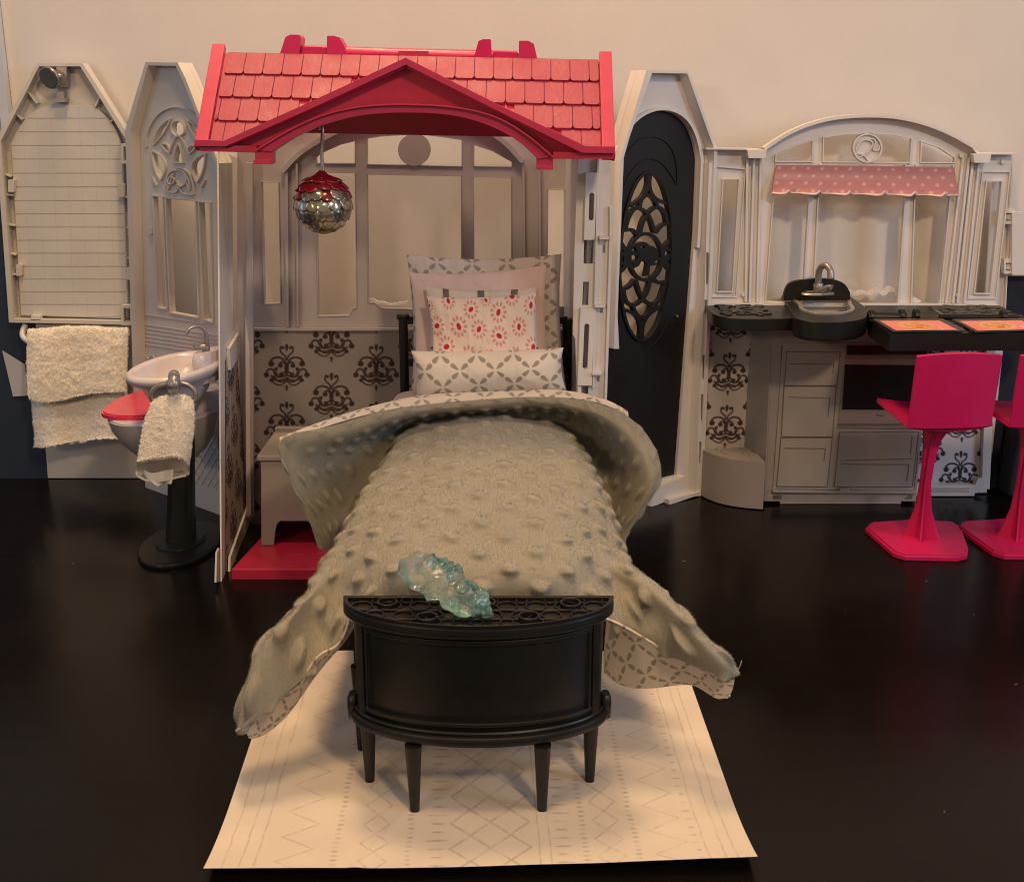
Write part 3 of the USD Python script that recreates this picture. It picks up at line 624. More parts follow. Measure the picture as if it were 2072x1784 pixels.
# ================================================================ black door panel
PD = through(G(1240,1035), G(1399,994))
cd = lambda *p: [(1141+.5259*x, 108.3+.5259*y) for x, y in p]
n = thing('door_panel', 'white pointed doorway panel with black door and oval pierced window', 'door panel', G(1310,1015))
d_out = Polygon(cd((268,67),(428,69),(541,366),(540,420),(490,1685),(455,1688),(300,1740),(120,1790),(150,1000),(170,400),(196,310)))
leafarc = curve(cd((178,400),(205,340),(260,262),(345,222),(430,245),(480,320),(500,410)), 40)
leaf = Polygon(np.vstack([leafarc, cd((497,500),(490,680),(420,1618),(390,1625),(120,1700),(150,1340),(165,1000))]))
part(n, 'door_frame', plate(d_out.difference(leaf.buffer(.5)), PD, -.004, .004), 'white_plastic')
inn = Polygon(cd((290,78),(424,80),(528,366),(528,420),(478,1670),(440,1680),(200,1740),(160,1000),(182,400),(205,318)))
part(n, 'frame_rim', plate(d_out.difference(inn).difference(sbox(1100,700,1330,1100)), PD, .0041, .016), 'white_plastic')
part(n, 'arch_bead', plate(leaf.buffer(7).difference(leaf.buffer(1)).difference(sbox(1100,500,1420,1100)), PD, .0041, .008), 'white_plastic')
part(n, 'sill', plate(Polygon(cd((440,1615),(452,1680),(305,1735),(320,1665))), PD, .0041, .010), 'white_plastic')
ce = lambda *p: [(1227.6+.2429*x, 274.4+.2429*y) for x, y in p]
ov = ell(0,0,50,168); ov = affinity.translate(affinity.skew(ov, xs=-2.7, origin=(0,0)), 1303,518.5)
door = part(n, 'door', plate(leaf.difference(ov), PD, -.003, .001), 'black_plastic')
part(door, 'oval_rim', plate(ov.buffer(5).difference(ov), PD, .0011, .0032), 'black_plastic')
mir = lambda L: [(620-x, 2010-y) for x, y in L]
st = []
for L in ([(150,760),(175,680),(240,605),(300,625),(350,690),(385,800)], [(490,720),(470,640),(420,598),(350,630),(295,710),(265,820)], [(262,610),(275,545),(330,495),(385,530),(412,590)],
          [(335,330),(335,400),(290,510),(190,585)], [(350,330),(345,420),(390,520),(480,560)], [(140,790),(200,785),(250,835)], [(115,900),(150,950),(200,985)], [(510,728),(450,748),(400,805)],
          [(515,880),(480,915),(455,990),(475,1050),(520,1085)], [(470,930),(530,975),(480,1040)]):
    st += [stroke(ce(*L), 6.4), stroke(ce(*mir(L)), 6.4)]
st += [ring(*ce((315,1010))[0], 33, 47, 6.5), ring(*ce((200,1030))[0], 15, 15, 6)]
part(door, 'tracery', plate(unary_union(st).intersection(ov.buffer(2)), PD, -.0025, .0022), 'black_plastic')
head = unary_union([ell(*ce((342,990))[0],17,18), Polygon(ce((320,1040),(400,1060),(395,1075),(345,1085),(335,1160),(300,1170),(315,1100))), stroke(ce((330,925),(285,900),(245,930),(265,985),(255,1040),(215,1060)), 8)])
part(door, 'emblem', plate(head, PD, -.002, .0026), 'black_plastic')
for L in ([(150,155),(210,80),(290,25),(365,10),(450,35),(520,100),(560,200),(575,300),(572,400)], [(125,445),(180,330),(260,230),(350,195),(430,220),(500,290),(570,410)], [(310,1785),(400,1720),(470,1600),(500,1530)]):
    part(door, 'raised_arc', plate(stroke(ce(*L), 1.8), PD, .0010, .0019), 'black_plastic')
part(door, 'door_knob_stub', plate(ell(*ce((565,1502))[0],2.2,3), PD, .001, .004), 'steel')
hs = Polygon(cd((515,420),(535,420),(532,640),(520,930),(500,1400),(485,1685),(465,1680),(478,1300),(500,900),(505,680)))
es = part(n, 'hinge_edge', plate(hs, PD, .0041, .014), 'white_plastic')
for y0, y1 in ((760,880),(940,990),(1150,1240),(1300,1400),(1480,1560)):
    xm = 1141+.5259*(512-(y0-700)*.034); part(es, 'slot', plate(sbox(xm-2.5,108.3+.5259*y0,xm+1.5,108.3+.5259*y1), PD, .0141, .0144), 'line_ink')

# ================================================================ kitchen panel, right
YK = 1.100; PK = YP(YK)
ck = lambda *p: [(1372+.3374*x, 202.2+.3374*y) for x, y in p]
cc = lambda *p: [(1372+.344*x, 577.7+.344*y) for x, y in p]
n = kitchen = thing('kitchen_panel', 'white arched kitchen wall with black counter, sink, oven cabinet and pink valance', 'toy kitchen', G(1700,1010))
archp = curve(ck((505,292),(640,205),(780,145),(940,108),(1100,97),(1270,104),(1430,136),(1600,200),(1745,280)), 50)
k_out = Polygon(np.vstack([ck((160,290),(460,295)), archp, ck((1778,318),(2000,322),(1905,1235),(175,1225))]))
kw = [Polygon(ck(*p)) for p in (((268,480),(358,478),(318,1148),(232,1148)), ((585,335),(700,280),(800,245),(798,368),(583,368)), ((870,228),(1000,210),(1130,205),(1260,210),(1392,235),(1380,375),(866,370)),
      ((1455,255),(1560,290),(1650,350),(1648,375),(1450,375)), ((585,390),(778,390),(778,585),(740,1215),(523,1205)), ((848,390),(1355,390),(1352,590),(1308,1222),(806,1218)), ((1422,395),(1640,395),(1620,600),(1558,1222),(1395,1218)), ((1845,492),(1932,490),(1862,1160),(1772,1158)))]
kmed = ell(1753,300,30,30)
part(n, 'wall', plate(k_out.difference(unary_union(kw).difference(kmed)), PK, -.003, 0), 'white_plastic')
part(n, 'arch_cornice', plate(LineString(archp).buffer(3.5, cap_style='flat'), PK, .0002, .010), 'white_plastic')
part(n, 'cornice', plate(Polygon(ck((155,286),(470,291),(470,300),(155,297))), PK, .0002, .010), 'white_plastic')
part(n, 'cornice', plate(Polygon(ck((1745,280),(1780,316),(2002,318),(2002,328),(1770,326),(1740,292))), PK, .0002, .010), 'white_plastic')
for q in kw:
    part(n, 'window_trim', plate(q.buffer(2.2, join_style='mitre').difference(q).difference(kmed.buffer(1)), PK, .0002, .0026), 'white_plastic')
for p in (((225,400),(400,415),(345,1180),(185,1180)), ((1820,432),(1985,432),(1900,1190),(1730,1190))):
    q = Polygon(ck(*p)); part(n, 'panel_moulding', plate(q.buffer(1, join_style='mitre').difference(q.buffer(-1.4, join_style='mitre')), PK, .0002, .002), 'white_plastic')
for x0, x1 in (((410,300),(400,1200)),((450,350),(425,1205)),((490,350),(470,1205)),((1735,350),(1640,1210)),((1760,350),(1668,1210)),((1795,380),(1710,1210)),((1700,350),(1600,1210))):
    part(n, 'fluting', plate(LineString(ck(x0,x1)).buffer(2.4), PK, .0002, .0035), 'white_plastic')
for x0 in ((400,300,510,345),(1738,322,1840,372)):
    part(n, 'capital', plate(Polygon(ck((x0[0],x0[1]),(x0[2],x0[1]),(x0[2]-8,x0[3]),(x0[0]+8,x0[3]))).buffer(1), PK, .0036, .013), 'white_plastic')
for x, y in ((388,1165),(1692,335),(1672,1170),(1940,372)): part(n, 'rivet', plate(ell(*ck((x,y))[0],4.6,4.6), PK, .0002, .003), 'white_plastic')
mp = part(n, 'medallion', plate(kmed, PK, -.002, .001), 'white_plastic')
part(mp, 'medallion_rim', plate(kmed.difference(ell(1753,300,26.5,26.5)), PK, .0011, .0032), 'white_plastic')
part(mp, 'emblem', plate(unary_union([stroke(ck((1060,300),(1085,255),(1125,240),(1160,262),(1150,290),(1110,330),(1080,345)), 2.6), stroke(ck((1130,245),(1165,235),(1178,265),(1165,300),(1195,300),(1200,280)), 3), stroke(ck((1075,325),(1100,330),(1135,370)), 2.4)]), PK, .0011, .0028), 'white_plastic')
part(n, 'bottom_ledge', plate(Polygon(ck((170,1212),(1905,1222),(1908,1240),(170,1232))), PK, .0002, .006), 'white_plastic')
bt = unary_union([stroke(ck((1030,1150),(1060,1172),(1110,1158),(1160,1168),(1200,1150),(1235,1170),(1280,1140),(1300,1150)), 6)]+[ell(*ck((x,y))[0],r,r*.8) for x,y,r in ((1045,1160,6),(1200,1150,6),(1285,1140,6),(1420,1200,6))]+[stroke(ck((1330,1180),(1380,1190),(1400,1210),(1455,1210)), 5)])
part(n, 'flower_box_trim', plate(bt, PK, -.012, -.0032), 'white_plastic')
# valance: bows out at the foot, with a wavy hem
uu, vv = np.meshgrid(np.linspace(0,1,150), np.linspace(0,1,40), indexing='ij')
tp, bp = np.array(ck((583,388),(1648,405))), np.array(ck((541,556),(1655,572)))
pxv = (tp[0,0]*(1-uu)+tp[1,0]*uu)*(1-vv)+(bp[0,0]*(1-uu)+bp[1,0]*uu)*vv; pyv = (tp[0,1]*(1-uu)+tp[1,1]*uu)*(1-vv)+(bp[0,1]*(1-uu)+bp[1,1]*uu)*vv
hem = np.zeros_like(uu)
for fl in (.09,.255,.415,.60,.76,.92): hem += np.exp(-((uu-fl)/.012)**2)
pyv = pyv-hem*9*np.clip((vv-.86)/.14,0,1); outw = .003+.010*vv**2.2+.003*np.sin(uu*37)*np.clip((vv-.8)/.2,0,1)
VP = PK.at(pxv, pyv, outw); VP = VP if gnorm(VP)[75,20]@PK.n > 0 else VP[::-1]
if VP[0,0,0] > VP[-1,0,0]: uu = uu[::-1]
wide = uu*318; hgt = vv*52; dots = np.zeros_like(uu)
for r in range(4):
    cx = ((wide-(7 if r % 2 == 0 else 19)+12.6) % 25.2)-12.6; dots = np.maximum(dots, np.clip(.5+(3.1-np.hypot(cx, (hgt-(6+13.6*r))))/1.2, 0, 1))
colv = blend((.41,.18,.195), (.55,.33,.335), dots); edge = np.clip((vv.ravel()-.945)/.02, 0, 1)[:,None]; colv = colv*(1-edge)+np.array((.74,.60,.55))*edge
vs = solid(VP, .0016); part(n, 'valance', vs, 'gloss_print', smooth=True, colors=np.vstack([colv, colv]))
# lower wall and paper
part(n, 'lower_wall', plate(Polygon([(1431,612),(2016,615),(1996,997),(1401,997)]), PK, -.003, -.0004), 'white_plastic')
(m, X, Y) = sheet_px(PK, 1405, 640, 1560, 990, 1.4, .0006, inside=Polygon([(1412,640),(1522,640),(1516,990),(1402,990)]))
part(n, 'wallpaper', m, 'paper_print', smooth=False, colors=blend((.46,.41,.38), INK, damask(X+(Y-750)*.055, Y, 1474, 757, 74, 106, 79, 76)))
(m, X, Y) = sheet_px(PK, 1830, 690, 2000, 985, 1.4, .0006, inside=Polygon([(1846,690),(2000,690),(1984,968),(1978,968),(1968,978),(1830,980)]))
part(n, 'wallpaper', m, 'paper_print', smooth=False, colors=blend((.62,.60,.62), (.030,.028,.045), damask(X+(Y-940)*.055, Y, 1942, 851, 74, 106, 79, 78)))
part(n, 'base_frame', plate(Polygon([(1846,976),(1966,976),(1972,963),(1988,960),(1986,990),(1966,992),(1964,998),(1846,998)]), PK, .001, .008), 'white_plastic')
part(n, 'base_slot', plate(Polygon([(1852,981),(1955,981),(1953,990),(1852,990)]), PK, .0081, .0084), 'shaded_white_plastic')
part(n, 'right_post', plate(Polygon([(1990,695),(2008,695),(1996,985),(1980,985)]), PK, .001, .007), 'white_plastic')
PK2 = YP(YK+.012)
part(n, 'folded_wing', plate(Polygon([(2010,315),(2050,313),(2030,620),(2030,695),(1999,988),(1975,990),(1990,650)]), PK2, -.002, 0), 'white_plastic')
part(n, 'wing_block', plate(sbox(2040,430,2090,552).buffer(2), PK2, .0005, .010), 'white_plastic')
for y in (434,538-4): part(n, 'wing_clip', plate(sbox(2024,y-12,2046,y+18).difference(sbox(2028,y-4,2041,y+12)), PK2, .0005, .008), 'white_plastic'); part(n, 'wing_clip', plate(ell(2035,y+4,6,6), PK2, .0005, .006), 'white_plastic')
for y in (420,): part(n, 'wing_clip', plate(Polygon([(2044,315),(2046,315),(2028,690),(2026,690)]), PK2, .0005, .004), 'white_plastic')
# counter: quarter round, straight run, fold-down bar
ZC = float(toplane(np.array(1500.), np.array(616.), PK.P0, PK.n)[2])
def onz(z, *pts): return [tuple(toplane(np.array(float(x)), np.array(float(y)), np.array([0,0,z]), np.array([0,0,1.]))[:2]) for x, y in pts]
def flat(poly_px, z0, z1, z=None):
    z = z1 if z is None else z
    return prism(Polygon(onz(z, *poly_px)).buffer(0), z0, z1)
qr = [(1432,616)]+[tuple(p) for p in curve([(1430,622),(1440,633),(1465,642),(1500,645),(1540,645.5),(1612,644)], 30)]+[(1612,613)]
ct = part(n, 'counter', flat(qr, ZC-.0105, ZC), 'black_satin', smooth=25)
part(n, 'counter', flat([(1750,617),(2020,618),(2085,648),(1755,640)], ZC-.011, ZC), 'black_satin', smooth=25)
def gravel(outline, z, cnt, seed):
    r = np.random.default_rng(seed); P = Polygon(onz(z, *outline)); b = P.bounds; out = []
    while len(out) < cnt:
        x, y = r.uniform(b[0],b[2]), r.uniform(b[1],b[3])
        if P.contains(Point(x,y)):
            s = r.uniform(.0018,.0036); ps = [(x+s*(1.25+.3*r.random())*math.cos(a), y+s*(.9+.4*r.random())*math.sin(a)) for a in np.arange(7)*2*np.pi/7+r.random()]
            out.append(prism(Polygon(ps).buffer(0), z+.0001, z+.0008+.0006*r.random()))
    return join(*out)
part(n, 'pebble_relief', gravel([(1440,618),(1540,618),(1555,640),(1470,638)], ZC, 60, 3), 'black_satin', smooth=False, kind='stuff')
part(n, 'pebble_relief', gravel([(1880,620),(2015,620),(2060,642),(1925,643)], ZC, 120, 4), 'gravel_print', smooth=False, kind='stuff')
part(n, 'counter_groove', flat([(1876,619),(1882,619),(1925,645),(1917,645)], ZC+.0001, ZC+.0006), 'line_ink')
# sink block
sx = np.vstack([onz(ZC+.004, (1583,598),(1718,600)), curve(onz(ZC+.004,(1748,622),(1752,636),(1742,645),(1715,650),(1680,652),(1640,650.5),(1615,645),(1606,634)), 60), onz(ZC+.004,(1596,616))])
rimi = Polygon(curve(onz(ZC+.004,(1606,602),(1640,600),(1675,600.5),(1702,602),(1722,616),(1728,628),(1712,635),(1680,637),(1648,636.5),(1624,631),(1612,616)), 70, close=True)).buffer(0)
snk = part(n, 'sink', join(prism(Polygon(sx).buffer(.001).difference(rimi.buffer(-.0004)), ZC-.0108, ZC+.004), prism(Polygon(sx), ZC-.0126, ZC-.0110)), 'black_satin', smooth=25)
part(snk, 'basin', join(prism(rimi.difference(rimi.buffer(-.0035)), ZC+.0035, ZC+.0056), prism(rimi.buffer(-.002), ZC-.0106, ZC-.0088)), 'sink_grey', smooth=25)
part(snk, 'basin_wall', prism(rimi.buffer(-.0012).difference(rimi.buffer(-.0034)), ZC-.0087, ZC+.0034), 'sink_grey', smooth=25)
PSB = YP(YK-.004)
bs = Polygon(np.vstack([curve([(1583,594),(1592,574),(1620,565),(1652,562),(1686,565),(1706,574),(1716,590)], 30), [(1717,606),(1583,606)]]))
part(snk, 'backsplash', plate(bs, PSB, 0, .005), 'black_satin')
fb = U(1657,592,YK-.022)
ft = part(snk, 'faucet', join(tube([U(1655,588,1.078), U(1655,566,1.078), U(1658,545,1.075), U(1667,537,1.070), U(1677,543,1.065), U(1680,565,1.062)], [.0030,.0032,.0030,.0028,.0030,.0034]), tube([U(1655,592,1.078), U(1655,574,1.078)], .0046)), 'grey_metal', smooth=True)
part(ft, 'tap_lever', tube([U(1661,590,1.074), U(1668,584,1.07), U(1674,581,1.068), U(1683,583,1.066)], [.0028,.0026,.0020,.0030]), 'grey_metal', smooth=True)
part(ft, 'faucet_base', lathe(U(1654,594,1.078), [(.0150,-.001),(.0150,.0008),(.0120,.002)], 30, kx=1.0, ky=.45), 'grey_metal', smooth=True)
# fold-down bar
ZB = ZC-.0005
bar_t = [(1757,644),(1800,674.5),(2140,673),(2140,640)]
br = part(n, 'breakfast_bar', flat(bar_t, ZB-.0150, ZB), 'black_satin', smooth=25)
part(br, 'pebble_relief', gravel([(1765,648),(1808,672),(2075,672),(2075,645)], ZB, 150, 6), 'black_satin', smooth=False, kind='stuff')
part(br, 'hinge_bar', tube([U(1755,641,1.022), U(1832,641,1.022)], .0042), 'black_satin'); part(br, 'hinge_bar', tube([U(1900,642,1.022), U(2060,643,1.022)], .0030), 'black_satin')
for x, y in ((1758,640),(1819,639),(1848,638),(2024,640)): part(br, 'hinge_knuckle', tube([U(x,y,1.022), U(x+9,y,1.022)], .0056), 'black_satin')
# cabinet under the counter
YC = 1.070; PC = YP(YC); cz = lambda *p: [(1516.4+.21858*x, 635.4+.21858*y) for x, y in p]
cf = Polygon(cc((545,256),(1484,256),(1395,1268),(505,1268)))
cab = part(n, 'cabinet', plate(cf, PC, -.029, 0), 'taupe', label='taupe cabinet with oven')
ca_, cb_ = U(1558.5,700,YC), U(1517,700,YK-.0005)
part(cab, 'cabinet_side', plate(Polygon([(1560,667),(1522,662),(1503,905),(1502,985),(1546,1013)]), through([ca_[0],ca_[1],0],[cb_[0],cb_[1],0]), -.001, .0003), 'taupe')
part(cab, 'insert', plate(Polygon(cz((305,262),(1660,268),(1510,1625),(212,1615))), PC, .0003, .0012), 'drawer_face')
fr = [((335,345),(830,348),(800,658),(312,655)), ((312,660),(795,663),(760,1130),(285,1127)), ((283,1135),(758,1137),(712,1590),(243,1585)), ((825,1085),(1555,1080),(1500,1590),(775,1590))]
for p in fr:
    q = Polygon(cz(*p)); d = part(cab, 'drawer', plate(q, PC, .0013, .0024), 'drawer_face')
    part(d, 'ink_line', plate(q.difference(q.buffer(-.8, join_style='mitre')), PC, .0025, .00285), 'line_ink')
for L in (((360,455),(770,460)),((770,460),(760,540)),((355,762),(735,772)),((735,772),(715,950)),((320,1232),(692,1238)),((692,1238),(680,1350)),((1495,1125),(1480,1285)),((880,1345),(1490,1330)),((850,1380),(1465,1385)),((1465,1385),(1445,1535))):
    part(cab, 'ink_line', plate(LineString(cz(*L)).buffer(.6), PC, .0025, .00285), 'line_ink')
ovp = part(cab, 'oven', plate(Polygon(cz((890,280),(1640,282),(1550,1060),(808,1050))), PC, .0013, .0022), 'oven_steel')
part(ovp, 'control_panel', plate(Polygon(cz((892,285),(1640,290),(1630,370),(885,372))), PC, .0023, .0028), 'dark_glass')
part(ovp, 'oven_window', plate(Polygon(cz((875,462),(1610,468),(1575,880),(848,875))), PC, .0023, .0030), 'dark_glass')
part(ovp, 'oven_handle', tube([PC.at(*cz((878,385))[0],.006), PC.at(*cz((1630,388))[0],.006)], .0010), 'oven_steel')
part(ovp, 'shadow_gap', plate(Polygon(cz((878,392),(1625,396),(1624,406),(876,404))), PC, .0023, .0027), 'line_ink')  # dark strip in line ink below the handle
part(ovp, 'shadow_gap', plate(Polygon(cz((812,1008),(1560,1008),(1556,1022),(810,1024))), PC, .0023, .0027), 'line_ink')  # dark strip in line ink near the oven's lower edge
part(ovp, 'maker_mark', plate(unary_union([stroke(cz(*p), 1.5) for p in (((1168,920),(1172,938),(1180,930),(1172,926)),((1186,932),(1192,938),(1198,930)),((1202,938),(1206,930)),((1212,920),(1213,938),(1220,932)),((1224,934),(1232,930),(1228,939)))]), PC, .0023, .0026), 'line_ink')
part(cab, 'lower_lip', plate(Polygon(cz((205,1618),(820,1625),(830,1596),(910,1600),(920,1622),(1530,1622),(1530,1650),(205,1640))), PC, .0003, .004), 'taupe')
part(cab, 'notch', plate(Polygon(cz((218,1675),(292,1672),(290,1708),(215,1708))), PC, .0003, .0008), 'line_ink'); part(cab, 'notch', plate(Polygon(cz((1470,1675),(1505,1675),(1500,1708),(1430,1708))), PC, .0003, .0008), 'line_ink')
for L in (((298,300),(290,610)),((285,700),(245,1200)),((238,1290),(225,1590)),((1560,1080),(1548,1200)),((1550,1290),(1515,1620))): part(cab, 'side_slot', plate(LineString(cz(*L)).buffer(1.8), PC, .0003, .0007), 'line_ink')
part(cab, 'plinth', boxm((*onz(0,(1577,1020))[0],.0005), (onz(0,(1822,1020))[0][0],YC+.02,.006)), 'taupe')
# step
stp = onz(.048, (1414,898),(1514,898),(1546,932),(1549,934),(1500,930),(1452,921),(1424,910))
stq = Polygon(np.vstack([[stp[0],stp[1],stp[2],stp[3]], curve([stp[3],stp[4],stp[5],stp[6],onz(.048,(1406,897))[0]], 24)]))
stt = part(n, 'step', prism(stq.buffer(0), .001, .0475), 'taupe', smooth=25)
part(stt, 'pebble_print', gravel([(1428,901),(1508,901),(1532,927),(1475,920)], .0473, 26, 8), 'taupe', smooth=False, kind='stuff')

# ================================================================ placemats on the bar
def placemat(px, label):
    c = np.array([*np.mean(onz(ZB+.002, *px), 0), ZB]); t = thing('placemat', label, 'placemat', c)
    q = Polygon(onz(ZB+.002, *px)); part(t, 'mat', prism(q, ZB+.0012, ZB+.0026), 'gravel_print')
    u, v = np.meshgrid(np.linspace(0,1,120), np.linspace(0,1,90), indexing='ij'); p = np.array(onz(ZB+.0032, *px))
    s = lambda a: .07+.86*a; su, sv = s(u), .09+.82*v
    Pm = ((p[0]*(1-su[...,None])+p[1]*su[...,None])*(1-sv[...,None])+(p[3]*(1-su[...,None])+p[2]*su[...,None])*sv[...,None])
    P3 = np.concatenate([Pm, np.full(u.shape+(1,), ZB+.0029)], -1); P3 = P3 if gnorm(P3)[60,45,2] > 0 else P3[::-1]
    if P3[0,0,0] > P3[-1,0,0]: u = u[::-1]
    d = np.hypot((u-.47)/.30, (v-.50)/.42); nz = fbm(np.stack([u*9+c[0]*50, v*9, 0*u], -1), 3, 5); nn = fbm(np.stack([u*16, v*16, 0*u+3], -1), 3, 9)
    col = np.broadcast_to(np.array((.76,.20,.155)), u.shape+(3,)).copy(); col += (.10*(1-v))[...,None]*np.array((.6,.7,.5))
    def lay(m, c_): col[:] = col*(1-m[...,None])+np.array(c_)*m[...,None]
    lay(np.clip((1.06-d)*14,0,1), (.62,.30,.17)); lay(np.clip((.98-d)*14,0,1), (.74,.42,.24)); lay(np.clip((.84-d-(nz-.5)*.5)*10,0,1), (.70,.30,.10)); lay(np.clip((.7-d)*5,0,1)*np.clip((nn-.5)*9,0,1), (.50,.13,.04)); lay(np.clip((.75-d)*5,0,1)*np.clip((.42-nn)*9,0,1), (.86,.52,.17))
    lay(np.clip((.06-np.hypot(u-.88, (v-.72)*.8))*40,0,1), (.80,.30,.30)); lay(np.clip((.012-np.abs(u-.80+.1*(v-.7)))*120,0,1)*np.clip((.22-np.abs(v-.75))*20,0,1), (.86,.74,.62))
    part(t, 'food_picture', grid(P3), 'gloss_print', smooth=True, colors=col.reshape(-1,3))
placemat([(1766,646.5),(1906,646),(1952,669),(1806,670.5)], 'left placemat with red food picture, fully on the black bar in view')
placemat([(1926,647),(2072,645.5),(2118,667),(1972,671)], 'right placemat with red food picture, cut by the right edge of view')

# ================================================================ bar stools
def stool(c):
    t = thing('bar_stool', 'hot pink plastic bar stool nearest the oven, seen whole from behind', 'bar stool', c, 'pink bar stools at the kitchen bar')
    cs_ = lambda x, y: G(x, y)
    B = [G(1752,1078),G(1762,1067),G(1850,1061),G(1925,1066),G(1940,1075),G(1985-30,1119),G(1953,1131),G(1935,1136),G(1830,1134),G(1808,1127)]
    B = np.array(B)[:, :2]; q = Polygon(B).buffer(.003).buffer(-.002)
    v1 = prism(q, .0006, .0040); v2 = prism(q.buffer(-.002), .0039, .0056)
    part(t, 'base', join(v1, v2), 'pink_hot', smooth=25)
    up = lambda px, py, Y=.962: U(px, py, Y)
    st_ = [(1862,1098,.030),(1864,1075,.022),(1867,1030,.0115),(1871,980,.0078),(1878,930,.0085),(1885,890,.0120),(1892,868,.0175)]
    for axx, ayy, k in (((.92,-.38,0),(.38,.92,0),1.0),((-.38,-.92,0),(.92,-.38,0),.8)):
        part(t, 'stem_blade', loft([oval(U(x,y,.965), r*k*.62, .0016, m=28, ax=axx, ay=ayy, p=2.6) for x, y, r in st_]), 'pink_hot', smooth=35)
    # seat and back
    S = np.array([U(1774,817,1.005),U(1790,822,1.008),U(1990,815,1.004),U(2005,860,.945),U(1930,866,.938),U(1838,866,.936)])
    z = S[:,2].mean(); 
    uu_, vv_ = np.meshgrid(np.linspace(0,1,20), np.linspace(0,1,20), indexing='ij')
    a, b, c_, d = U(1774,814,1.000), U(1975,812,1.002), U(2006,862,.935), U(1836,866,.932)
    Ps = (a*(1-uu_[...,None])+b*uu_[...,None])*(1-vv_[...,None])+(d*(1-uu_[...,None])+c_*uu_[...,None])*vv_[...,None]
    Ps[...,2] += .004*(2*uu_-1)**2-.003*vv_*0
    Ps = Ps if gnorm(Ps)[10,10,2] > 0 else Ps[::-1]
    part(t, 'seat', solid(Ps, .004), 'pink_hot', smooth=40)
    a, b, c_, d = U(1855,722,.925), U(2028,719,.930), U(2005,862,.934), U(1836,866,.931)
    Pk = (a*(1-uu_[...,None])+b*uu_[...,None])*(1-vv_[...,None])+(d*(1-uu_[...,None])+c_*uu_[...,None])*vv_[...,None]
    Pk[...,2] += .0028*(1-(2*uu_-1)**2)*(1-vv_); Pk[...,1] -= .004*(1-(2*uu_-1)**2)
    N = gnorm(Pk); Pk = Pk if N[10,10,1] < 0 else Pk[::-1]
    part(t, 'backrest', solid(Pk, .0042), 'pink_hot', smooth=40)
    return t
s0 = stool(G(1853,1100))
x = UsdGeom.Xform.Define(stage, '/World/bar_stool_001'); dxs = G(2046,1098)-G(1853,1100)
x.GetPrim().GetReferences().AddInternalReference(s0.path); x.GetPrim().SetInstanceable(True)
UsdGeom.Xformable(x).ClearXformOpOrder(); x.AddTranslateOp().Set(Gf.Vec3d(*map(float, s0.loc+dxs)))
say(x.GetPrim(), 'hot pink bar stool cut by the right edge of the picture', 'bar stool', 'pink bar stools at the kitchen bar'); COUNT[('/World','bar_stool')] = 1

# ================================================================ pedestal sink with towel ring
pc = G(367,1105); an = np.array([-.30,-.954,0]); ac = np.array([.954,-.30,0])      # along the basin, across it
fa, fc = np.array([-.06,-.998,0]), np.array([.998,-.06,0])
n = thing('pedestal_sink', 'white oval washbasin with grey tap on a black pedestal and round foot', 'washbasin', pc)
part(n, 'foot', lathe(pc, [(.0328,.0004),(.0332,.002),(.0326,.0038),(.030,.0048),(.0195,.0052)], 64, ax=fc, ay=fa, ky=1.62), 'black_satin', smooth=35)
part(n, 'foot_collar', lathe(pc+[.0,0,.005], [(.0205,0),(.0205,.0015),(.0185,.003)], 48, ax=fc, ay=fa, ky=1.3), 'black_satin', smooth=35)
pt = U(372,900,.955)
part(n, 'pedestal', loft([oval(pc*(1-k)+np.array([pt[0],pt[1],0])*k+[0,0,.006+.105*k], w, w*.8, m=40, p=4) for k, w in ((0,.0130),(.04,.0122),(.3,.0112),(.7,.0102),(1,.0098))]), 'black_satin', smooth=30)
bc0 = U(358,744,.948); tilt = np.array([0,0,1.0])
an_t = an+np.array([0,0,-.04]); ac_t = ac+np.array([0,0,.02])
prof = [(.010,-.034),(.016,-.030),(.022,-.020),(.0262,-.010),(.0325,-.006),(.0355,-.002),(.0358,.0012),(.0335,.0035),(.0305,.0030),(.0285,.0005),(.0265,-.006),(.022,-.014),(.012,-.020),(.0,-.0215)]
part(n, 'basin', loft([oval(bc0+[0,0,h], max(r,1e-5)*.93, max(r,1e-5)*1.38, m=72, ax=ac_t, ay=an_t, p=2.25) for r, h in prof]), 'basin_white', smooth=50)
part(n, 'tap_ledge', loft([oval(U(425,735,.958)+[0,0,h], .0075*k, .021*k, m=36, ax=ac, ay=an, p=3) for h, k in ((-.014,.8),(-.002,1),(.006,1),(.011,.85))]), 'basin_white', smooth=40)
tb = U(416,715,.955)
f = part(n, 'tap', join(tube([U(418,718,.955),U(418,690,.955),U(416,674,.955),U(404,662,.952),U(391,662,.948),U(381,668,.945),U(377,676,.944)], [.0020,.0020,.0019,.0016,.0013,.0012,.0014]), tube([U(417,722,.955),U(417,700,.955)], [.0036,.0030])), 'grey_metal', smooth=True)
part(f, 'tap_handle', tube([U(414,702,.953),U(402,702,.950),U(392,702,.948)], [.0028,.0018,.0030]), 'grey_metal', smooth=True)
rg = [U(310,812,.895),U(306,800,.895),U(315,784,.895),U(335,777,.895),U(352,776,.895),U(372,777,.895),U(390,786,.895),U(396,800,.895),U(394,812,.895)]
r_ = part(n, 'towel_ring', tube(rg, .0020), 'grey_metal', smooth=True)
part(r_, 'ring_clip', join(tube([U(353,766,.886),U(352,772,.884),U(350,790,.886)], [.0042,.0058,.0040]), tube([U(352,764,.884),U(352,760,.892),U(352,762,.905)], [.0044,.0046,.004])), 'grey_metal', smooth=True)
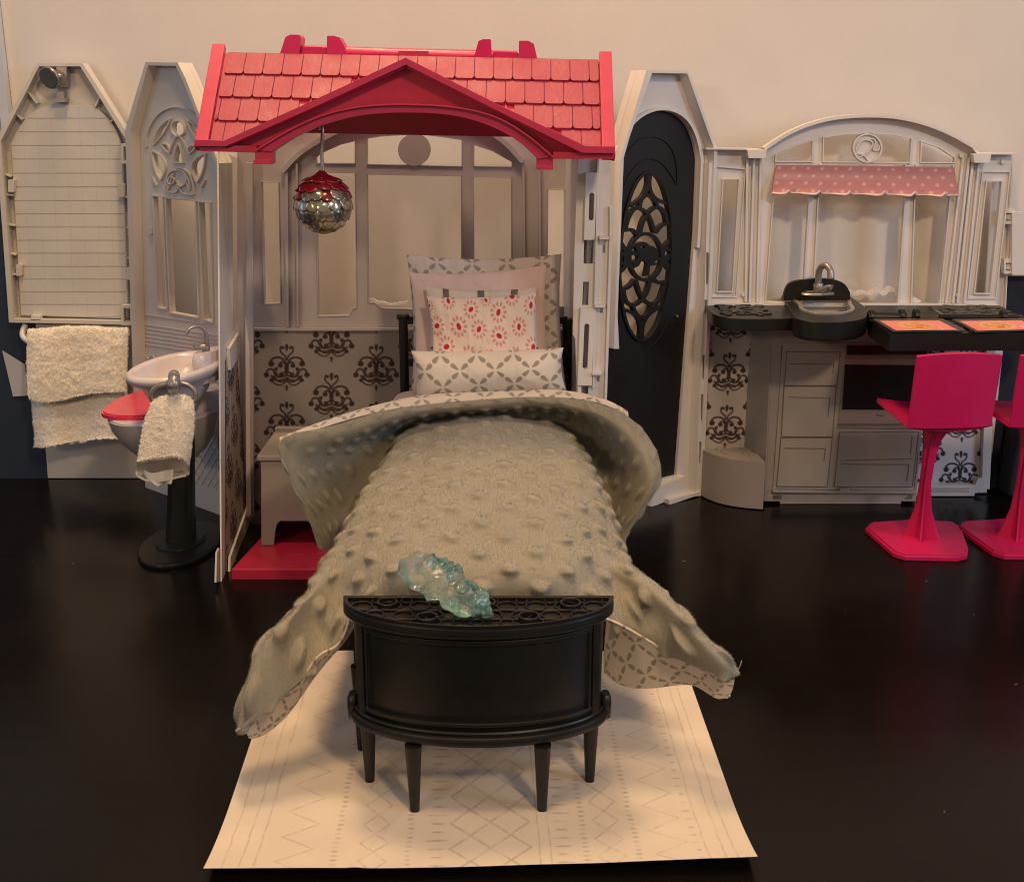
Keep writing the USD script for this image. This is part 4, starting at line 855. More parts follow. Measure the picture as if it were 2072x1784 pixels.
ht = field([[318,338,356,374,388],[302,328,352,374,392],[290,320,348,374,391],[283,314,345,372,386],[277,312,345,368,380]],
           [[806,800,798,800,808],[826,822,820,822,830],[862,860,858,860,868],[904,902,900,902,908],[934,926,922,926,940]],
           [[.893,.890,.888,.890,.893],[.887,.884,.882,.884,.887],[.880,.876,.873,.876,.881],[.874,.869,.866,.869,.875],[.870,.864,.862,.864,.871]], 100, 80)
terry('hand_towel', 'small cream hand towel folded through the ring below the washbasin', [(ht, .0026, 'front_fall')], (0,-.2,-.6), 21, (15000,))
tw = thing  # the towel's hollow turned-up end and its tail
hp = Node('/World/hand_towel', ht.reshape(-1,3).mean(0))
b1 = field([[277,312,345,368,380],[276,310,344,368,380],[282,312,342,366,378]], [[934,926,922,926,940],[952,958,952,950,956],[962,972,968,962,962]], [[.871]*5,[.884,.888,.889,.888,.884],[.874,.873,.872,.873,.875]], 40, 60)
part(hp, 'turned_end', solid(b1, .0016), 'terry_back', smooth=True)
b2 = field([[290,312,330,344,352],[296,314,330,344,352],[312,322,332,342,348]], [[950,956,952,950,948],[968,972,968,966,964],[978,982,977,979,975]], [[.880,.877,.880,.877,.88],[.877,.873,.877,.873,.878],[.874,.870,.875,.870,.875]], 40, 50)
part(hp, 'tail', solid(b2, .0012), 'terry_back', smooth=True)

# ================================================================ wall-hung toilet
tc = U(300,838,.985); n = thing('toilet', 'taupe wall hung toilet bowl with hot pink lid behind the basin', 'toilet', tc-[0,0,.03])
ta, tb_ = np.array([-.80,-.60,0]), np.array([.60,-.80,0])
prof = [(.018,-.040),(.028,-.033),(.036,-.022),(.041,-.010),(.0428,-.001),(.043,.0)]
part(n, 'bowl', loft([oval(tc+[0.013,0,h]-ta*(.043-r)*.3, r*1.08, r*.84, m=56, ax=ta, ay=tb_, p=2.2) for r, h in prof]), 'toilet_grey', smooth=45)
part(n, 'rim', loft([oval(tc+[.013,0,h], .0445*k, .0352*k, m=56, ax=ta, ay=tb_, p=2.2) for h, k in ((-.0012,1),(.0012,1),(.0022,.97))]), 'basin_white', smooth=45)
lid = np.array([U(*p) for p in ((206,837,.952),(212,826,.962),(232,812,.985),(262,800,1.005),(310,788,1.03),(338,800,1.02),(345,822,.99),(318,836,.962),(280,845,.945),(240,845,.943),(216,842,.945))])
zl = tc[2]+.004
lp = [tuple(toplane(np.array(float(a)), np.array(float(b)), np.array([0,0,zl]), np.array([0,0,1.]))[:2]) for a, b in ((205,838),(213,826),(235,812),(265,800),(308,790),(352,798),(356,822),(326,838),(290,846),(250,847),(220,844))]
lq = Polygon(curve(lp, 60, close=True)).buffer(0)
part(n, 'lid', join(prism(lq, zl-.0018, zl+.0012), prism(lq.buffer(-.0018), zl+.0010, zl+.0024)), 'pink_lid', smooth=35)
part(n, 'tank_neck', loft([oval(U(400,838,1.0)+[0,0,h], .016*k, .030*k, m=40, ax=(.7,-.7,0), ay=(.7,.7,0), p=3) for h, k in ((-.020,.7),(-.008,1),(.018,1.0),(.022,.9))]), 'basin_white', smooth=40)

# ================================================================ toy chest
n = thing('toy_chest', 'taupe storage chest with lid and cut-out feet left of the bed', 'chest', G(590,1085,.01))
zt = .0105; YF_ = float(G(540,1102.6,zt)[1]); xL, xR = float(U(528,1000,YF_)[0]), -.085
ztop = float(U(528,932,YF_)[2])
PCf = YP(YF_)
ff = Polygon([(528,932),(700,932),(700,1098),(668,1102.6),(645,1102.6),(640,1075),(634,1056),(625,1053.5),(566,1053.5),(560,1060),(556,1075),(554,1102.6),(528.5,1102.6)])
part(n, 'front_board', plate(ff, PCf, -.004, 0), 'taupe')
part(n, 'side_board', boxm((xL,YF_+.0042,zt),(xL+.003,1.005,ztop)), 'taupe')
part(n, 'side_board', boxm((xR-.003,YF_+.0042,zt),(xR,1.005,ztop)), 'taupe')
part(n, 'rear_board', boxm((xL+.0032,YF_+.03,zt+.0135),(xR-.0032,1.002,ztop-.001)), 'taupe')  # board added inside the chest to shade the foot cut-out
ld = part(n, 'lid', rbox((xL-.0012,YF_-.003,ztop+.0004),(xR+.001,1.010,ztop+.0052), .0012), 'taupe')
part(ld, 'rear_rail', boxm((xL,1.004,ztop+.0053),(xR,1.012,ztop+.0085)), 'taupe')
for k in range(4): part(ld, 'lid_groove', boxm((xL+.014,YF_+.010+.016*k,ztop+.0053),(xR-.01,YF_+.0108+.016*k,ztop+.0056)), 'taupe')

# ================================================================ bed
n = bed = thing('bed', 'black doll bed with post headboard and blush sheet under grey comforter', 'bed', (-.022,.78,0))
hbY = .950
for px, top in ((815,643),(1147,652)):
    t0 = U(px, top, hbY); part(n, 'headboard_post', tube([[t0[0],hbY,.002],[t0[0],hbY,t0[2]]], .0038, smooth=False), 'black_satin'); part(n, 'post_cap', lathe([t0[0],hbY,t0[2]], [(.0052,-.001),(.0054,.0016),(.0046,.003)], 20), 'black_satin')
xa, xb = float(U(815,700,hbY)[0]), float(U(1147,700,hbY)[0])
for z in (.20,.165,.115,.07): part(n, 'headboard_rail', boxm((xa,hbY-.002,z-.003),(xb,hbY+.002,z+.003)), 'black_satin')
for sx_ in (xa, xb): part(n, 'side_rail', boxm((sx_-.002,.62,.055),(sx_+.002,hbY-.004,.068)), 'black_satin')
for sx_ in (xa,xb): part(n, 'leg', lathe([sx_,.622,0], [(.0022,.0006),(.0040,.045),(.0044,.056)], 16), 'black_satin')
part(n, 'mattress', rbox((xa-.001,.66,.068),(xb+.001,.944,.106), .010, 5), 'pink_sheet', smooth=40)
shp = field([[760,796,835,980,1144],[770,800,842,980,1140],[800,830,870,980,1130]], [[832,808,790,790,792],[842,822,806,806,806],[852,838,826,826,826]], [[.945,.945,.942,.94,.94],[.938,.938,.935,.935,.935],[.93,.93,.928,.928,.928]], 30, 60)
part(n, 'top_sheet', solid(shp, .002), 'pink_sheet', smooth=True)

# ================================================================ pillows
def pillow(name, label, cat, quad, Ys, th, mat, pat=None, nu=120, nv=90, pw=2.6, pv=None, wr=.0012, seed=1, mk=None, sag=0.0):
    """quad: picture corners TL TR BR BL; Ys their distances."""
    C = [U(px,py,Y) for (px,py), Y in zip(quad, Ys)]
    u, v = np.meshgrid(np.linspace(0,1,nu), np.linspace(0,1,nv), indexing='ij')
    a = (C[0]*(1-u[...,None])+C[1]*u[...,None])*(1-v[...,None])+(C[3]*(1-u[...,None])+C[2]*u[...,None])*v[...,None]
    N = np.cross(C[1]-C[0], C[3]-C[0]); N /= np.linalg.norm(N); N = N if N[1] < 0 else -N
    w, h = np.linalg.norm(C[1]-C[0]), np.linalg.norm(C[3]-C[0])
    uu, vv = np.abs(2*u-1), np.abs(2*v-1)
    t = np.sqrt(np.clip(1-uu**pw,0,1))*np.sqrt(np.clip(1-vv**(pv or pw),0,1))
    up = C[0]-C[3]; up /= np.linalg.norm(up); rt = C[1]-C[0]; rt /= np.linalg.norm(rt)
    pinch = .035                                                          # edges drawn in between the corners
    a = a-up*((h*pinch*(1-uu**2)*(1-2*v))[...,None])+rt*((w*pinch*.8*(1-vv**2)*(1-2*u))[...,None])
    wq = (fbm(np.stack([u*w*60, v*h*60, 0*u+seed], -1), 3, seed)-.5)*2*wr*(.4+t)+(fbm(np.stack([u*w*260, v*h*60, 0*u+seed], -1), 2, seed+3)-.5)*wr*.7
    a = a-up*(sag*(1-uu**2)*(1-v))[...,None]
    F = a+N*(th*t*.55+wq)[...,None]; B = a-N*(th*t*.45)[...,None]
    x0 = thing(name, label, cat, a.reshape(-1,3).mean(0))
    col = None
    s = join(solid_between(F, B))
    if mat in ('cotton_print',):
        c1_ = pat(u*w, v*h, u, v); c2_ = c1_[:, ::1]
        col = np.vstack([c1_.reshape(-1,3), c2_.reshape(-1,3)])
    cs1 = part(x0, 'cover', s, mat, smooth=True, colors=col)
    return x0, F, B, N, w, h
def solid_between(F, B):
    n_, m_ = F.shape[:2]
    Q = B; ok = gnorm(F)[n_//2,m_//2]@(F[n_//2,m_//2]-B[n_//2,m_//2]) > 0
    f1 = grid(F, flip=not ok)[1]; f2 = grid(Q, flip=ok)[1]+n_*m_
    rim = np.concatenate([np.arange(m_), np.arange(1, n_)*m_+m_-1, (n_-1)*m_+np.arange(m_-2, -1, -1), np.arange(n_-2, 0, -1)*m_]); r2 = np.roll(rim, -1)
    f3 = np.vstack([np.c_[rim, r2, r2+n_*m_], np.c_[rim, r2+n_*m_, rim+n_*m_]])
    if not ok: f3 = f3
    else: f3 = f3[:, ::-1]
    return np.vstack([F.reshape(-1,3), Q.reshape(-1,3)]), np.vstack([f1, f2, f3])
CREAM, LEAF = np.array((.66,.60,.53)), np.array((.29,.26,.215))
def leafpat(dx=0, dy=0, base=CREAM, k=1.0):
    def f(x, y, u, v):
        c = petals(x+dx, y+dy, .0282*k, .0254*k); return (base*(1-c[...,None])+LEAF*c[...,None])
    return f
pillow('sham_pillow', 'big leaf-print sham pillow at the very back of the pile', 'pillow', [(822,516),(1136,514),(1146,790),(832,790)], [.948,.944,.925,.928], .010, 'cotton_print', leafpat(.004,-.004,np.array((.58,.52,.49))), 190, 170, seed=2)
x0, F, B, N, w, h = pillow('plain_pillow', 'plain blush beige pillow leaning on the leaf-print sham', 'pillow', [(829,552),(1104,536),(1116,790),(836,790)], [.934,.930,.912,.915], .012, 'pink_sheet', seed=3)
x0, F, B, N, w, h = pillow('striped_pillow', 'cream pillow with dark ribbon stripes peeking above the daisy pillow', 'pillow', [(860,580),(1085,582),(1100,780),(868,780)], [.922,.920,.905,.906], .014, 'cotton_print', lambda x,y,u,v: np.broadcast_to(np.array((.62,.56,.49)), u.shape+(3,)), seed=4)
for uc in (.19,.50,.80):
    i0, i1 = int((uc-.026)*120), int((uc+.026)*120); S_ = F[i0:i1+1, 0:60]+N*.0006
    part(x0, 'ribbon', solid(S_ if gnorm(S_)[2,20]@N > 0 else S_[::-1], .0004), 'ribbon', smooth=True)
for vc in (.135,.6,.8):
    j0 = int(vc*90); S_ = F[0:120, j0:j0+3]+N*.0007; part(x0, 'ribbon', solid(S_ if gnorm(S_)[60,1]@N > 0 else S_[::-1], .0004), 'ribbon', smooth=True)
DAIS = [(500,640,.6),(650,610,.9),(812,660,1),(925,610,.7),(1015,682,1.1),(1115,597,1),(1257,655,1),(540,752,1.05),(710,757,1.15),(862,775,1.05),(1013,815,1.1),(1167,768,1),(605,870,1.15),(775,930,1.2),(938,953,1.15),(1133,937,1.1),(1265,880,1.05),(660,1000,.9)]
def daisies(x, y, u, v):
    X, Y = 497+u*790, 590+v*415; col = np.broadcast_to(np.array((.74,.60,.51)), u.shape+(3,)).copy()
    for k, (cx, cy, s) in enumerate(DAIS):
        dx, dy = (X-cx)/s, (Y-cy)/s; r, a = np.hypot(dx, dy*1.02), np.arctan2(dy, dx)+k
        q = 2*np.pi/11; aa = (a+q/2) % q-q/2; ex = (r-45)/14; ey = r*np.sin(aa)/9.5
        pt_ = np.clip((1-np.hypot(ex, ey))*4, 0, 1)*(r < 75); tone = np.array((.62,.27,.25)) if k % 3 else np.array((.62,.30,.25))
        col[:] = col*(1-pt_[...,None])+tone*pt_[...,None]
        th = k*1.3; e = np.hypot((dx*np.cos(th)+dy*np.sin(th))/20, (-dx*np.sin(th)+dy*np.cos(th))/14); m = np.clip((1.05-e)*7, 0, 1); col[:] = col*(1-m[...,None])+np.array((.50,.020,.025))*m[...,None]
    return col
pillow('daisy_pillow', 'small cream pillow printed with red and pink daisies', 'pillow', [(863,600),(1084,592),(1092,750),(874,752)], [.908,.906,.897,.898], .013, 'cotton_print', daisies, 200, 140, seed=5)
pillow('bolster_pillow', 'long cream bolster with grey leaf print lying before the pillow pile', 'pillow', [(831,710),(1140,703),(1148,795),(838,812)], [.893,.892,.888,.888], .040, 'cotton_print', leafpat(-.0085,-.0148), 260, 110, pw=7, pv=2.1, seed=6, wr=.0009)

# ================================================================ comforter
def U_(px, py, Y): return U(px, py, Y)
P_ = lambda *a: np.array(a, float)
rowsC = [
 [P_(-.098,.93,.07),P_(-.097,.93,.095),P_(-.086,.93,.115),P_(-.06,.93,.124),P_(-.022,.93,.126),P_(.012,.93,.125),P_(.036,.93,.117),P_(.046,.93,.095),P_(.05,.93,.07)],
 [P_(-.100,.87,.07),P_(-.097,.87,.095),P_(-.085,.87,.120),P_(-.06,.87,.130),P_(-.022,.87,.1325),P_(.016,.87,.1315),P_(.043,.87,.122),P_(.058,.87,.100),P_(.060,.87,.06)],
 [P_(-.109,.80,.06),P_(-.106,.80,.09),P_(-.094,.80,.115),P_(-.062,.80,.1275),P_(-.022,.80,.131),P_(.022,.80,.130),P_(.050,.80,.121),P_(.066,.80,.099),P_(.070,.80,.055)],
 [P_(-.117,.735,.06),P_(-.113,.735,.088),P_(-.100,.735,.111),P_(-.065,.735,.125),P_(-.022,.735,.1285),P_(.025,.735,.1275),P_(.053,.735,.118),P_(.069,.735,.098),P_(.074,.735,.055)],
 [U(654,1145,.690),U(668,1116,.688),U(712,1080,.684),U(800,1058,.676),U(970,1052,.676),U(1130,1054,.676),U(1205,1070,.688),U(1250,1112,.690),U(1262,1160,.690)],
 [U(611,1208,.646),U(640,1184,.632),U(692,1142,.648),U(800,1114,.629),U(970,1110,.629),U(1130,1112,.629),U(1210,1122,.646),U(1278,1152,.640),U(1318,1172,.632)],
 [U(536,1295,.628),U(592,1262,.606),U(692,1196,.634),U(790,1156,.609),U(970,1154,.609),U(1130,1156,.609),U(1238,1172,.634),U(1338,1224,.606),U(1395,1252,.610)],
 [U(488,1425,.608),U(568,1362,.590),U(690,1256,.618),U(785,1190,.602),U(970,1188,.602),U(1130,1190,.602),U(1258,1228,.618),U(1384,1296,.592),U(1470,1328,.600)],
 [U(484,1478,.590),U(565,1416,.585),U(682,1300,.606),U(770,1222,.600),U(970,1222,.600),U(1130,1224,.600),U(1258,1274,.610),U(1392,1342,.596),U(1494,1366,.593)]]
CB = np.array(rowsC)
CB[1:5, 3:6, 2] += .003; CB[1:5, 4, 2] += .0025; CB[1:4, 2, 2] += .0045; CB[1:4, 6, 2] += .0045; CB[1:4, 1, 2] -= .003; CB[1:4, 7, 2] -= .004; CB[1:4, 7, 0] += .001
NU, NV = 430, 520
body = spline(CB, NU, NV)
def minky(S, pitch, h, r, seed, noisy=.0006, mask=None, off=(0,0), rp=None, rv=None, droop=.35):
    """Raised dots and nap along a cloth surface."""
    N = gnorm(S)
    du = np.linalg.norm(np.diff(S, axis=0), axis=2).mean(1); dv = np.linalg.norm(np.diff(S, axis=1), axis=2)
    x = np.zeros(S.shape[:2]); x[:,1:] = np.cumsum(dv, 1); x -= x[:, S.shape[1]//2][:,None]
    y = np.concatenate([[0], np.cumsum(du)])[:,None]+0*x
    jx = (noise(np.stack([x*40, y*40, 0*x], -1), seed)-.5)*.004; jy = (noise(np.stack([x*40, y*40, 0*x+7], -1), seed)-.5)*.004
    d = np.zeros(x.shape); rp = rp or pitch*1.15; rv = rv or r
    for ox, oy in ((0,0), (pitch/2, rp/2)):
        u = (x+jx-ox-off[0]+pitch/2) % pitch-pitch/2; v = (y+jy-oy-off[1]+rp/2) % rp-rp/2
        d = np.maximum(d, np.exp(-np.hypot(u/r, v/rv)**3.0))
    q = S
    nz = (fbm(q*330, 3, seed)-.5)*noisy+(fbm(np.stack([x*120, y*420, 0*x], -1), 3, seed+2)-.5)*noisy*.8+(fbm(q*45, 2, seed+9)-.5)*.0009
    a = h*d*(1 if mask is None else mask)+nz
    return S+N*a[...,None]+np.array([.1,-.75,-.25])*(h*d**1.5*droop)[...,None], N, d
up = 1 if gnorm(body)[NU//3, NV//2, 2] > 0 else -1
if up < 0: body = body[:, ::-1]
B1, BN, bd = minky(body, .0325, .0038, .0048, 31, noisy=.00022, rp=.038, rv=.0060, droop=.95)
loc = (-.022,.75,.12)
n = comf = thing('comforter', 'grey dotted plush comforter with leaf-print lining draped over the bed', 'comforter', loc)
flc = part(n, 'fleece', solid(B1, .0025, BN), 'fleece', smooth=True)
hair(flc, 'nap', grid(B1), 100000, .0012, .00009, 'pile', lean=(.1,-.25,-.1), jit=.32, seed=5, sw=.04)
def lining(S, name, k=.62, dx=0., dy=0., rot=0.5):
    u, v = np.meshgrid(np.linspace(0,1,S.shape[0]), np.linspace(0,1,S.shape[1]), indexing='ij')
    L0 = np.linalg.norm(np.diff(S[:,S.shape[1]//2],axis=0),axis=1).sum(); L1 = np.linalg.norm(np.diff(S[S.shape[0]//2],axis=0),axis=1).sum()
    x, y = u*L0+dx, v*L1+dy; x, y = x*math.cos(rot)-y*math.sin(rot), x*math.sin(rot)+y*math.cos(rot)
    c = leafpat(0,0,np.array((.60,.54,.475)),k)(x, y, u, v)
    v_, f_ = solid(S, .0012); part(n, name, (v_, f_), 'cotton_print', smooth=True, colors=np.vstack([c.reshape(-1,3)]*2))
def toward(S):
    g = gnorm(S); c = S.reshape(-1,3).mean(0); return S if (g.reshape(-1,3)*(EYE-c)).sum() > 0 else S[:, ::-1]
# lining that shows under the two hanging corners at the foot
lL = field([[708,676,640,600,556,524,497],[712,682,644,608,566,532,500],[724,690,640,606,580,542,503]], [[1250,1310,1332,1388,1410,1442,1480],[1256,1316,1350,1400,1432,1462,1486],[1258,1304,1366,1414,1448,1481,1493]],
           [[.601,.598,.597,.595,.594,.593,.592],[.604,.602,.601,.599,.598,.596,.594],[.608,.607,.606,.604,.602,.599,.596]], 90, 200)
lining(toward(lL), 'lining', .62, rot=.9)
lR = field([[1226,1262,1300,1350,1398,1440,1486],[1223,1255,1296,1348,1400,1438,1484],[1221,1250,1294,1346,1400,1436,1480],[1222,1250,1290,1345,1399,1438,1472]],
           [[1252,1268,1290,1318,1338,1352,1368],[1290,1300,1314,1336,1352,1370,1384],[1330,1345,1355,1364,1372,1392,1398],[1360,1382,1392,1389,1386,1407,1406]],
           [[.606,.605,.604,.602,.600,.598,.596],[.612,.611,.609,.606,.604,.600,.597],[.618,.617,.614,.610,.607,.602,.598],[.622,.621,.618,.613,.609,.603,.598]], 150, 220)
lining(toward(lR), 'lining', .62, rot=1.15)
# the turned-up head end: a collar from the crease up to the rim
crease = [(672,1114,.815),(712,1056,.830),(742,1004,.846),(780,938,.866),(817,898,.882),(880,868,.890),(1000,858,.890),(1130,860,.888),(1148,872,.884),(1154,905,.876),(1172,960,.860),(1206,1036,.835),(1232,1108,.812)]
rim = [(648,1108,.802),(606,1012,.798),(566,896,.798),(650,866,.814),(762,834,.838),(846,820,.852),(980,808,.860),(1128,804,.860),(1205,814,.853),(1288,856,.834),(1336,948,.808),(1306,1022,.802),(1254,1104,.798)]
cr, ri = np.array([U(*p) for p in crease]), np.array([U(*p) for p in rim])
K = len(cr); nets = []
hollow = np.array([.0,.004,.006,.010,.012,.010,.008,.010,.016,.022,.022,.012,.0])
for t, k in ((0,0),(.25,.9),(.5,.5),(.80,-.9),(1,-.1)):
    q = cr*(1-t)+ri*t; q = q+np.outer(hollow*k, (0,1,0))+np.outer(np.where(t in (.25,), -.002, 0)*np.ones(K), (0,0,1)); nets.append(q)
sk = np.concatenate([[0], np.cumsum(np.linalg.norm(np.diff(ri, axis=0), axis=1)+np.linalg.norm(np.diff(cr, axis=0), axis=1))]); sk /= sk[-1]
nets = np.array(nets)
NA, NB = 120, 520
tmp = np.stack([CubicSpline(sk, nets[k], bc_type='natural')(np.linspace(0,1,NB)) for k in range(5)])
col_ = np.stack([CubicSpline([0,.25,.5,.78,1], tmp[:,j], bc_type='natural')(np.linspace(0,1,NA)) for j in range(NB)], 1)
col_ = toward(col_)
if not np.allclose(col_[0,0], tmp[0,0]) : flipc = True
C1, CN, cdn = minky(col_, .0230, .0028, .0036, 47, noisy=.00018, off=(.004,.013), mask=np.linspace(1.1,.35,NA)[:,None])
cl = part(n, 'turned_collar', solid(C1, .0025, CN), 'fleece', smooth=True)
hair(cl, 'nap', grid(C1), 60000, .0012, .00009, 'pile', lean=(.1,-.1,-.4), jit=.22, seed=6, sw=.12)
# lining showing along the top of the turned edge
rr = np.array([U(*p) for p in [(566,896,.800),(650,866,.816),(762,834,.840),(846,820,.854),(980,808,.862),(1128,804,.862),(1205,814,.855),(1270,844,.840)]])
bk_ = np.array([U(*p) for p in [(565,893,.806),(650,859,.826),(758,824,.856),(838,804,.874),(980,793,.884),(1132,793,.880),(1206,808,.868),(1270,840,.848)]])
sR = np.concatenate([[0], np.cumsum(np.linalg.norm(np.diff(rr, axis=0), axis=1))]); sR /= sR[-1]
e0, e1 = CubicSpline(sR, rr)(np.linspace(0,1,300)), CubicSpline(sR, bk_)(np.linspace(0,1,300))
tt = np.linspace(0,1,40)[:,None,None]; LS = e0[None]*(1-tt)+e1[None]*tt+np.array([0,0,1.])*(.0035*np.sin(np.pi*tt))
lining(toward(LS), 'lining', .95, .010, .004, rot=0.1)

# ================================================================ half-round table at the foot of the bed
cx = -.0182; YT = .592
n = thing('half_round_table', 'black half round table with tapered legs at the foot of the bed', 'table', (cx,YT,0))
def half(rx, ry, m=60, y0=YT, p=2.0):
    a = np.linspace(np.pi, 2*np.pi, m); return np.c_[cx+rx*np.cos(a), y0+ry*np.sign(np.sin(a))*np.abs(np.sin(a))**(2/p)]
def halfbody(levels):
    return loft([np.c_[half(rx, ry, y0=YT), np.full(60, z)] for rx, ry, z in levels])
zt_ = .112
part(n, 'table_top', halfbody([(.0720,.0375,zt_-.0075),(.0735,.0388,zt_-.0062),(.0735,.0388,zt_-.0022),(.0728,.0381,zt_-.0012),(.0700,.0352,zt_-.0012)]), 'black_satin', smooth=35)
rimq = Polygon(half(.0733,.0386)).difference(Polygon(half(.0706,.0358, y0=YT-.0022)))
top = part(n, 'rim', prism(rimq, zt_-.0013, zt_+.0010), 'black_satin', smooth=35)
inside = Polygon(half(.0704,.0356, y0=YT-.0022)); rl = []
for k in range(9):
    x = cx-.062+.0155*k
    rl += [Point(x, YT-.011).buffer(.0058).difference(Point(x, YT-.011).buffer(.0050)), Point(x+.0078, YT-.0225).buffer(.0055).difference(Point(x+.0078, YT-.0225).buffer(.0047)), Point(x+.0078, YT-.0175+.013).buffer(.0034).difference(Point(x+.0078, YT-.0175+.013).buffer(.0027)), Point(x, YT-.0315).buffer(.0038).difference(Point(x, YT-.0315).buffer(.0031))]
rl += [LineString([(cx-.07,YT-.0165),(cx+.07,YT-.0165)]).buffer(.0004), LineString([(cx-.06,YT-.028),(cx+.06,YT-.028)]).buffer(.0004)]
part(n, 'scroll_relief', prism_multi(unary_union(rl).intersection(inside), zt_-.0011, zt_+.0002) if 'prism_multi' in globals() else join(*[prism(g, zt_-.0011, zt_+.0002) for g in geoms(unary_union(rl).intersection(inside))]), 'black_satin', smooth=25)
for x, y in ((-.0485,-.0095),(.004,-.010),(.0495,-.0105),(.027,-.0275),(-.026,-.0285)):
    part(n, 'cup_ring', prism(Point(cx+x,YT+y).buffer(.0056,24).difference(Point(cx+x,YT+y).buffer(.0046,24)), zt_-.0011, zt_+.0020), 'black_satin', smooth=30)
part(n, 'body', halfbody([(.0672,.0335,.0475),(.0675,.0338,.050),(.0682,.0345,.098),(.0682,.0345,.1043)]), 'black_satin', smooth=35)
def curved(a0, a1, z0, z1, rx0, ry0, th, m=50, k=.0095):
    a = np.linspace(a0, a1, m); out = []
    P = []
    for rr_, zz in ((0,z0),(th,z0),(th,z1),(0,z1)):
        s_ = 1+(zz-.05)*.15
        P.append(np.c_[cx+(rx0+rr_)*np.cos(a), YT+(ry0+rr_)*np.sin(a), np.full(m, zz)])
    v, f = grid(np.array(P), closeu=True); kk = 4; j = [0*m,1*m,2*m,3*m]; f = np.vstack([f, [[0,m,2*m],[0,2*m,3*m],[m-1,3*m-1,2*m-1],[m-1,4*m-1,3*m-1]]])
    c = v.mean(0); w_ = fixed(v-c, f); return w_[0]+c, w_[1]
aL, aR = np.pi+.42, 2*np.pi-.42
for a in (aL,aR): part(n, 'corner_post', curved(a-.06,a+.06,.050,.1035,.0676,.0340,.0022), 'black_satin'); 
for a in (aL-.13,aR+.13): part(n, 'corner_post', curved(a-.03,a+.03,.050,.1035,.0676,.0340,.0014), 'black_satin')
part(n, 'panel_frame', join(curved(aL+.09,aR-.09,.0535,.0555,.0672,.0336,.0030), curved(aL+.09,aR-.09,.1005,.1030,.0678,.0342,.0022), curved(aL+.09,aL+.125,.0535,.103,.0674,.0338,.0022), curved(aR-.125,aR-.09,.0535,.103,.0674,.0338,.0022)), 'black_satin')
part(n, 'bottom_rail', halfbody([(.0700,.0365,.0415),(.0722,.0385,.0428),(.0728,.0390,.0455),(.0718,.0380,.0475),(.0690,.0352,.0482)]), 'black_satin', smooth=40)
part(n, 'bottom_bead', halfbody([(.0695,.036,.0483),(.0704,.0367,.0493),(.0698,.036,.0503),(.0680,.0343,.0506)]), 'black_satin', smooth=40)
for sx_ in (-1,1):
    part(n, 'end_bracket', loft([oval([cx+sx_*.0700,YT-.0015,z], .0030*k+.0004, .0055*k, m=24, p=2.6) for z, k in ((.041,.7),(.0425,1),(.050,1.05),(.0535,.95),(.0555,.6))]), 'black_satin', smooth=50)
for lx, ly in ((-.0622,-.0035),(.0622,-.0035),(-.0345,-.0325),(.0345,-.0325)):
    part(n, 'leg', lathe([cx+lx,YT+ly,0], [(.0021,.0012),(.0026,.0016),(.0034,.018),(.0043,.036),(.0046,.0412)], 20, p=2.6), 'black_satin', smooth=40)

# ================================================================ glass shell on the table
sc = np.array([U(872,1222,.575)[0], .575, zt_+.0105]); a0, a1 = U(806,1160,.582), U(985,1256,.563)
n = thing('glass_shell', 'teal and clear glass conch shell lying on the black table', 'glass shell', sc)
L = 13; rings_ = []; nn_ = 72; mm_ = 64
ax = a1-a0; ln = np.linalg.norm(ax); ax = ax/ln; e1 = np.cross(ax,[0,0,1.]); e1 /= np.linalg.norm(e1); e2 = np.cross(e1, ax); e2 = e2 if e2[2] > 0 else -e2
T = np.linspace(0,1,nn_); ang = np.arange(mm_)*2*np.pi/mm_
rad = np.interp(T, [0,.05,.16,.30,.45,.62,.78,.90,1], [.0004,.003,.0088,.0125,.0125,.0112,.0095,.0070,.003])
for t, r in zip(T, rad):
    wv_ = 1+.06*np.sin(t*30-ang*1.0)+.12*np.cos(ang*1-t*5)+.05*np.sin(ang*3+t*14)
    rings_.append(a0+ax*ln*t+(r*wv_)[:,None]*(np.cos(ang)[:,None]*e1*.95+np.sin(ang)[:,None]*e2*.86))
shv, shf = loft(rings_)
shv = shv+((fbm(shv*120, 2, 3)-.5)*.0045+(np.abs(fbm(shv*330, 2, 8)-.5))*.0042)[:,None]*np.array([1,.6,1])
low_ = shv[:,2].min(); shv[:,2] += (zt_+.0004-low_) if low_ < zt_ else 0
part(n, 'shell_body', (shv, shf), 'teal_glass', smooth=22)
lp_ = tube([a0+ax*.004+e2*.003, a0+ax*.012-e1*.010+e2*.007, a0+ax*.024-e1*.013+e2*.004, a0+ax*.036-e1*.010-e2*.004, a0+ax*.044-e1*.004-e2*.007], [.0010,.0026,.0030,.0026,.0012], 14)
part(n, 'shell_lip', lp_, 'teal_glass', smooth=True)
part(n, 'shell_knobs', join(*[(np.array(trimesh.creation.icosphere(2, r_).vertices)*[1,.9,1]+(a0+ax*ln*t+e2*k*.9+e1*s_), np.array(trimesh.creation.icosphere(2, r_).faces)) for t, k, s_, r_ in ((.95,.004,-.002,.0036),(.88,.007,-.004,.0034),(.80,.0085,.001,.0036),(.97,.001,-.004,.0032),(.35,.0125,-.002,.0034),(.5,.0118,-.003,.0034),(.64,.0105,-.002,.0034))]), 'teal_glass', smooth=True)

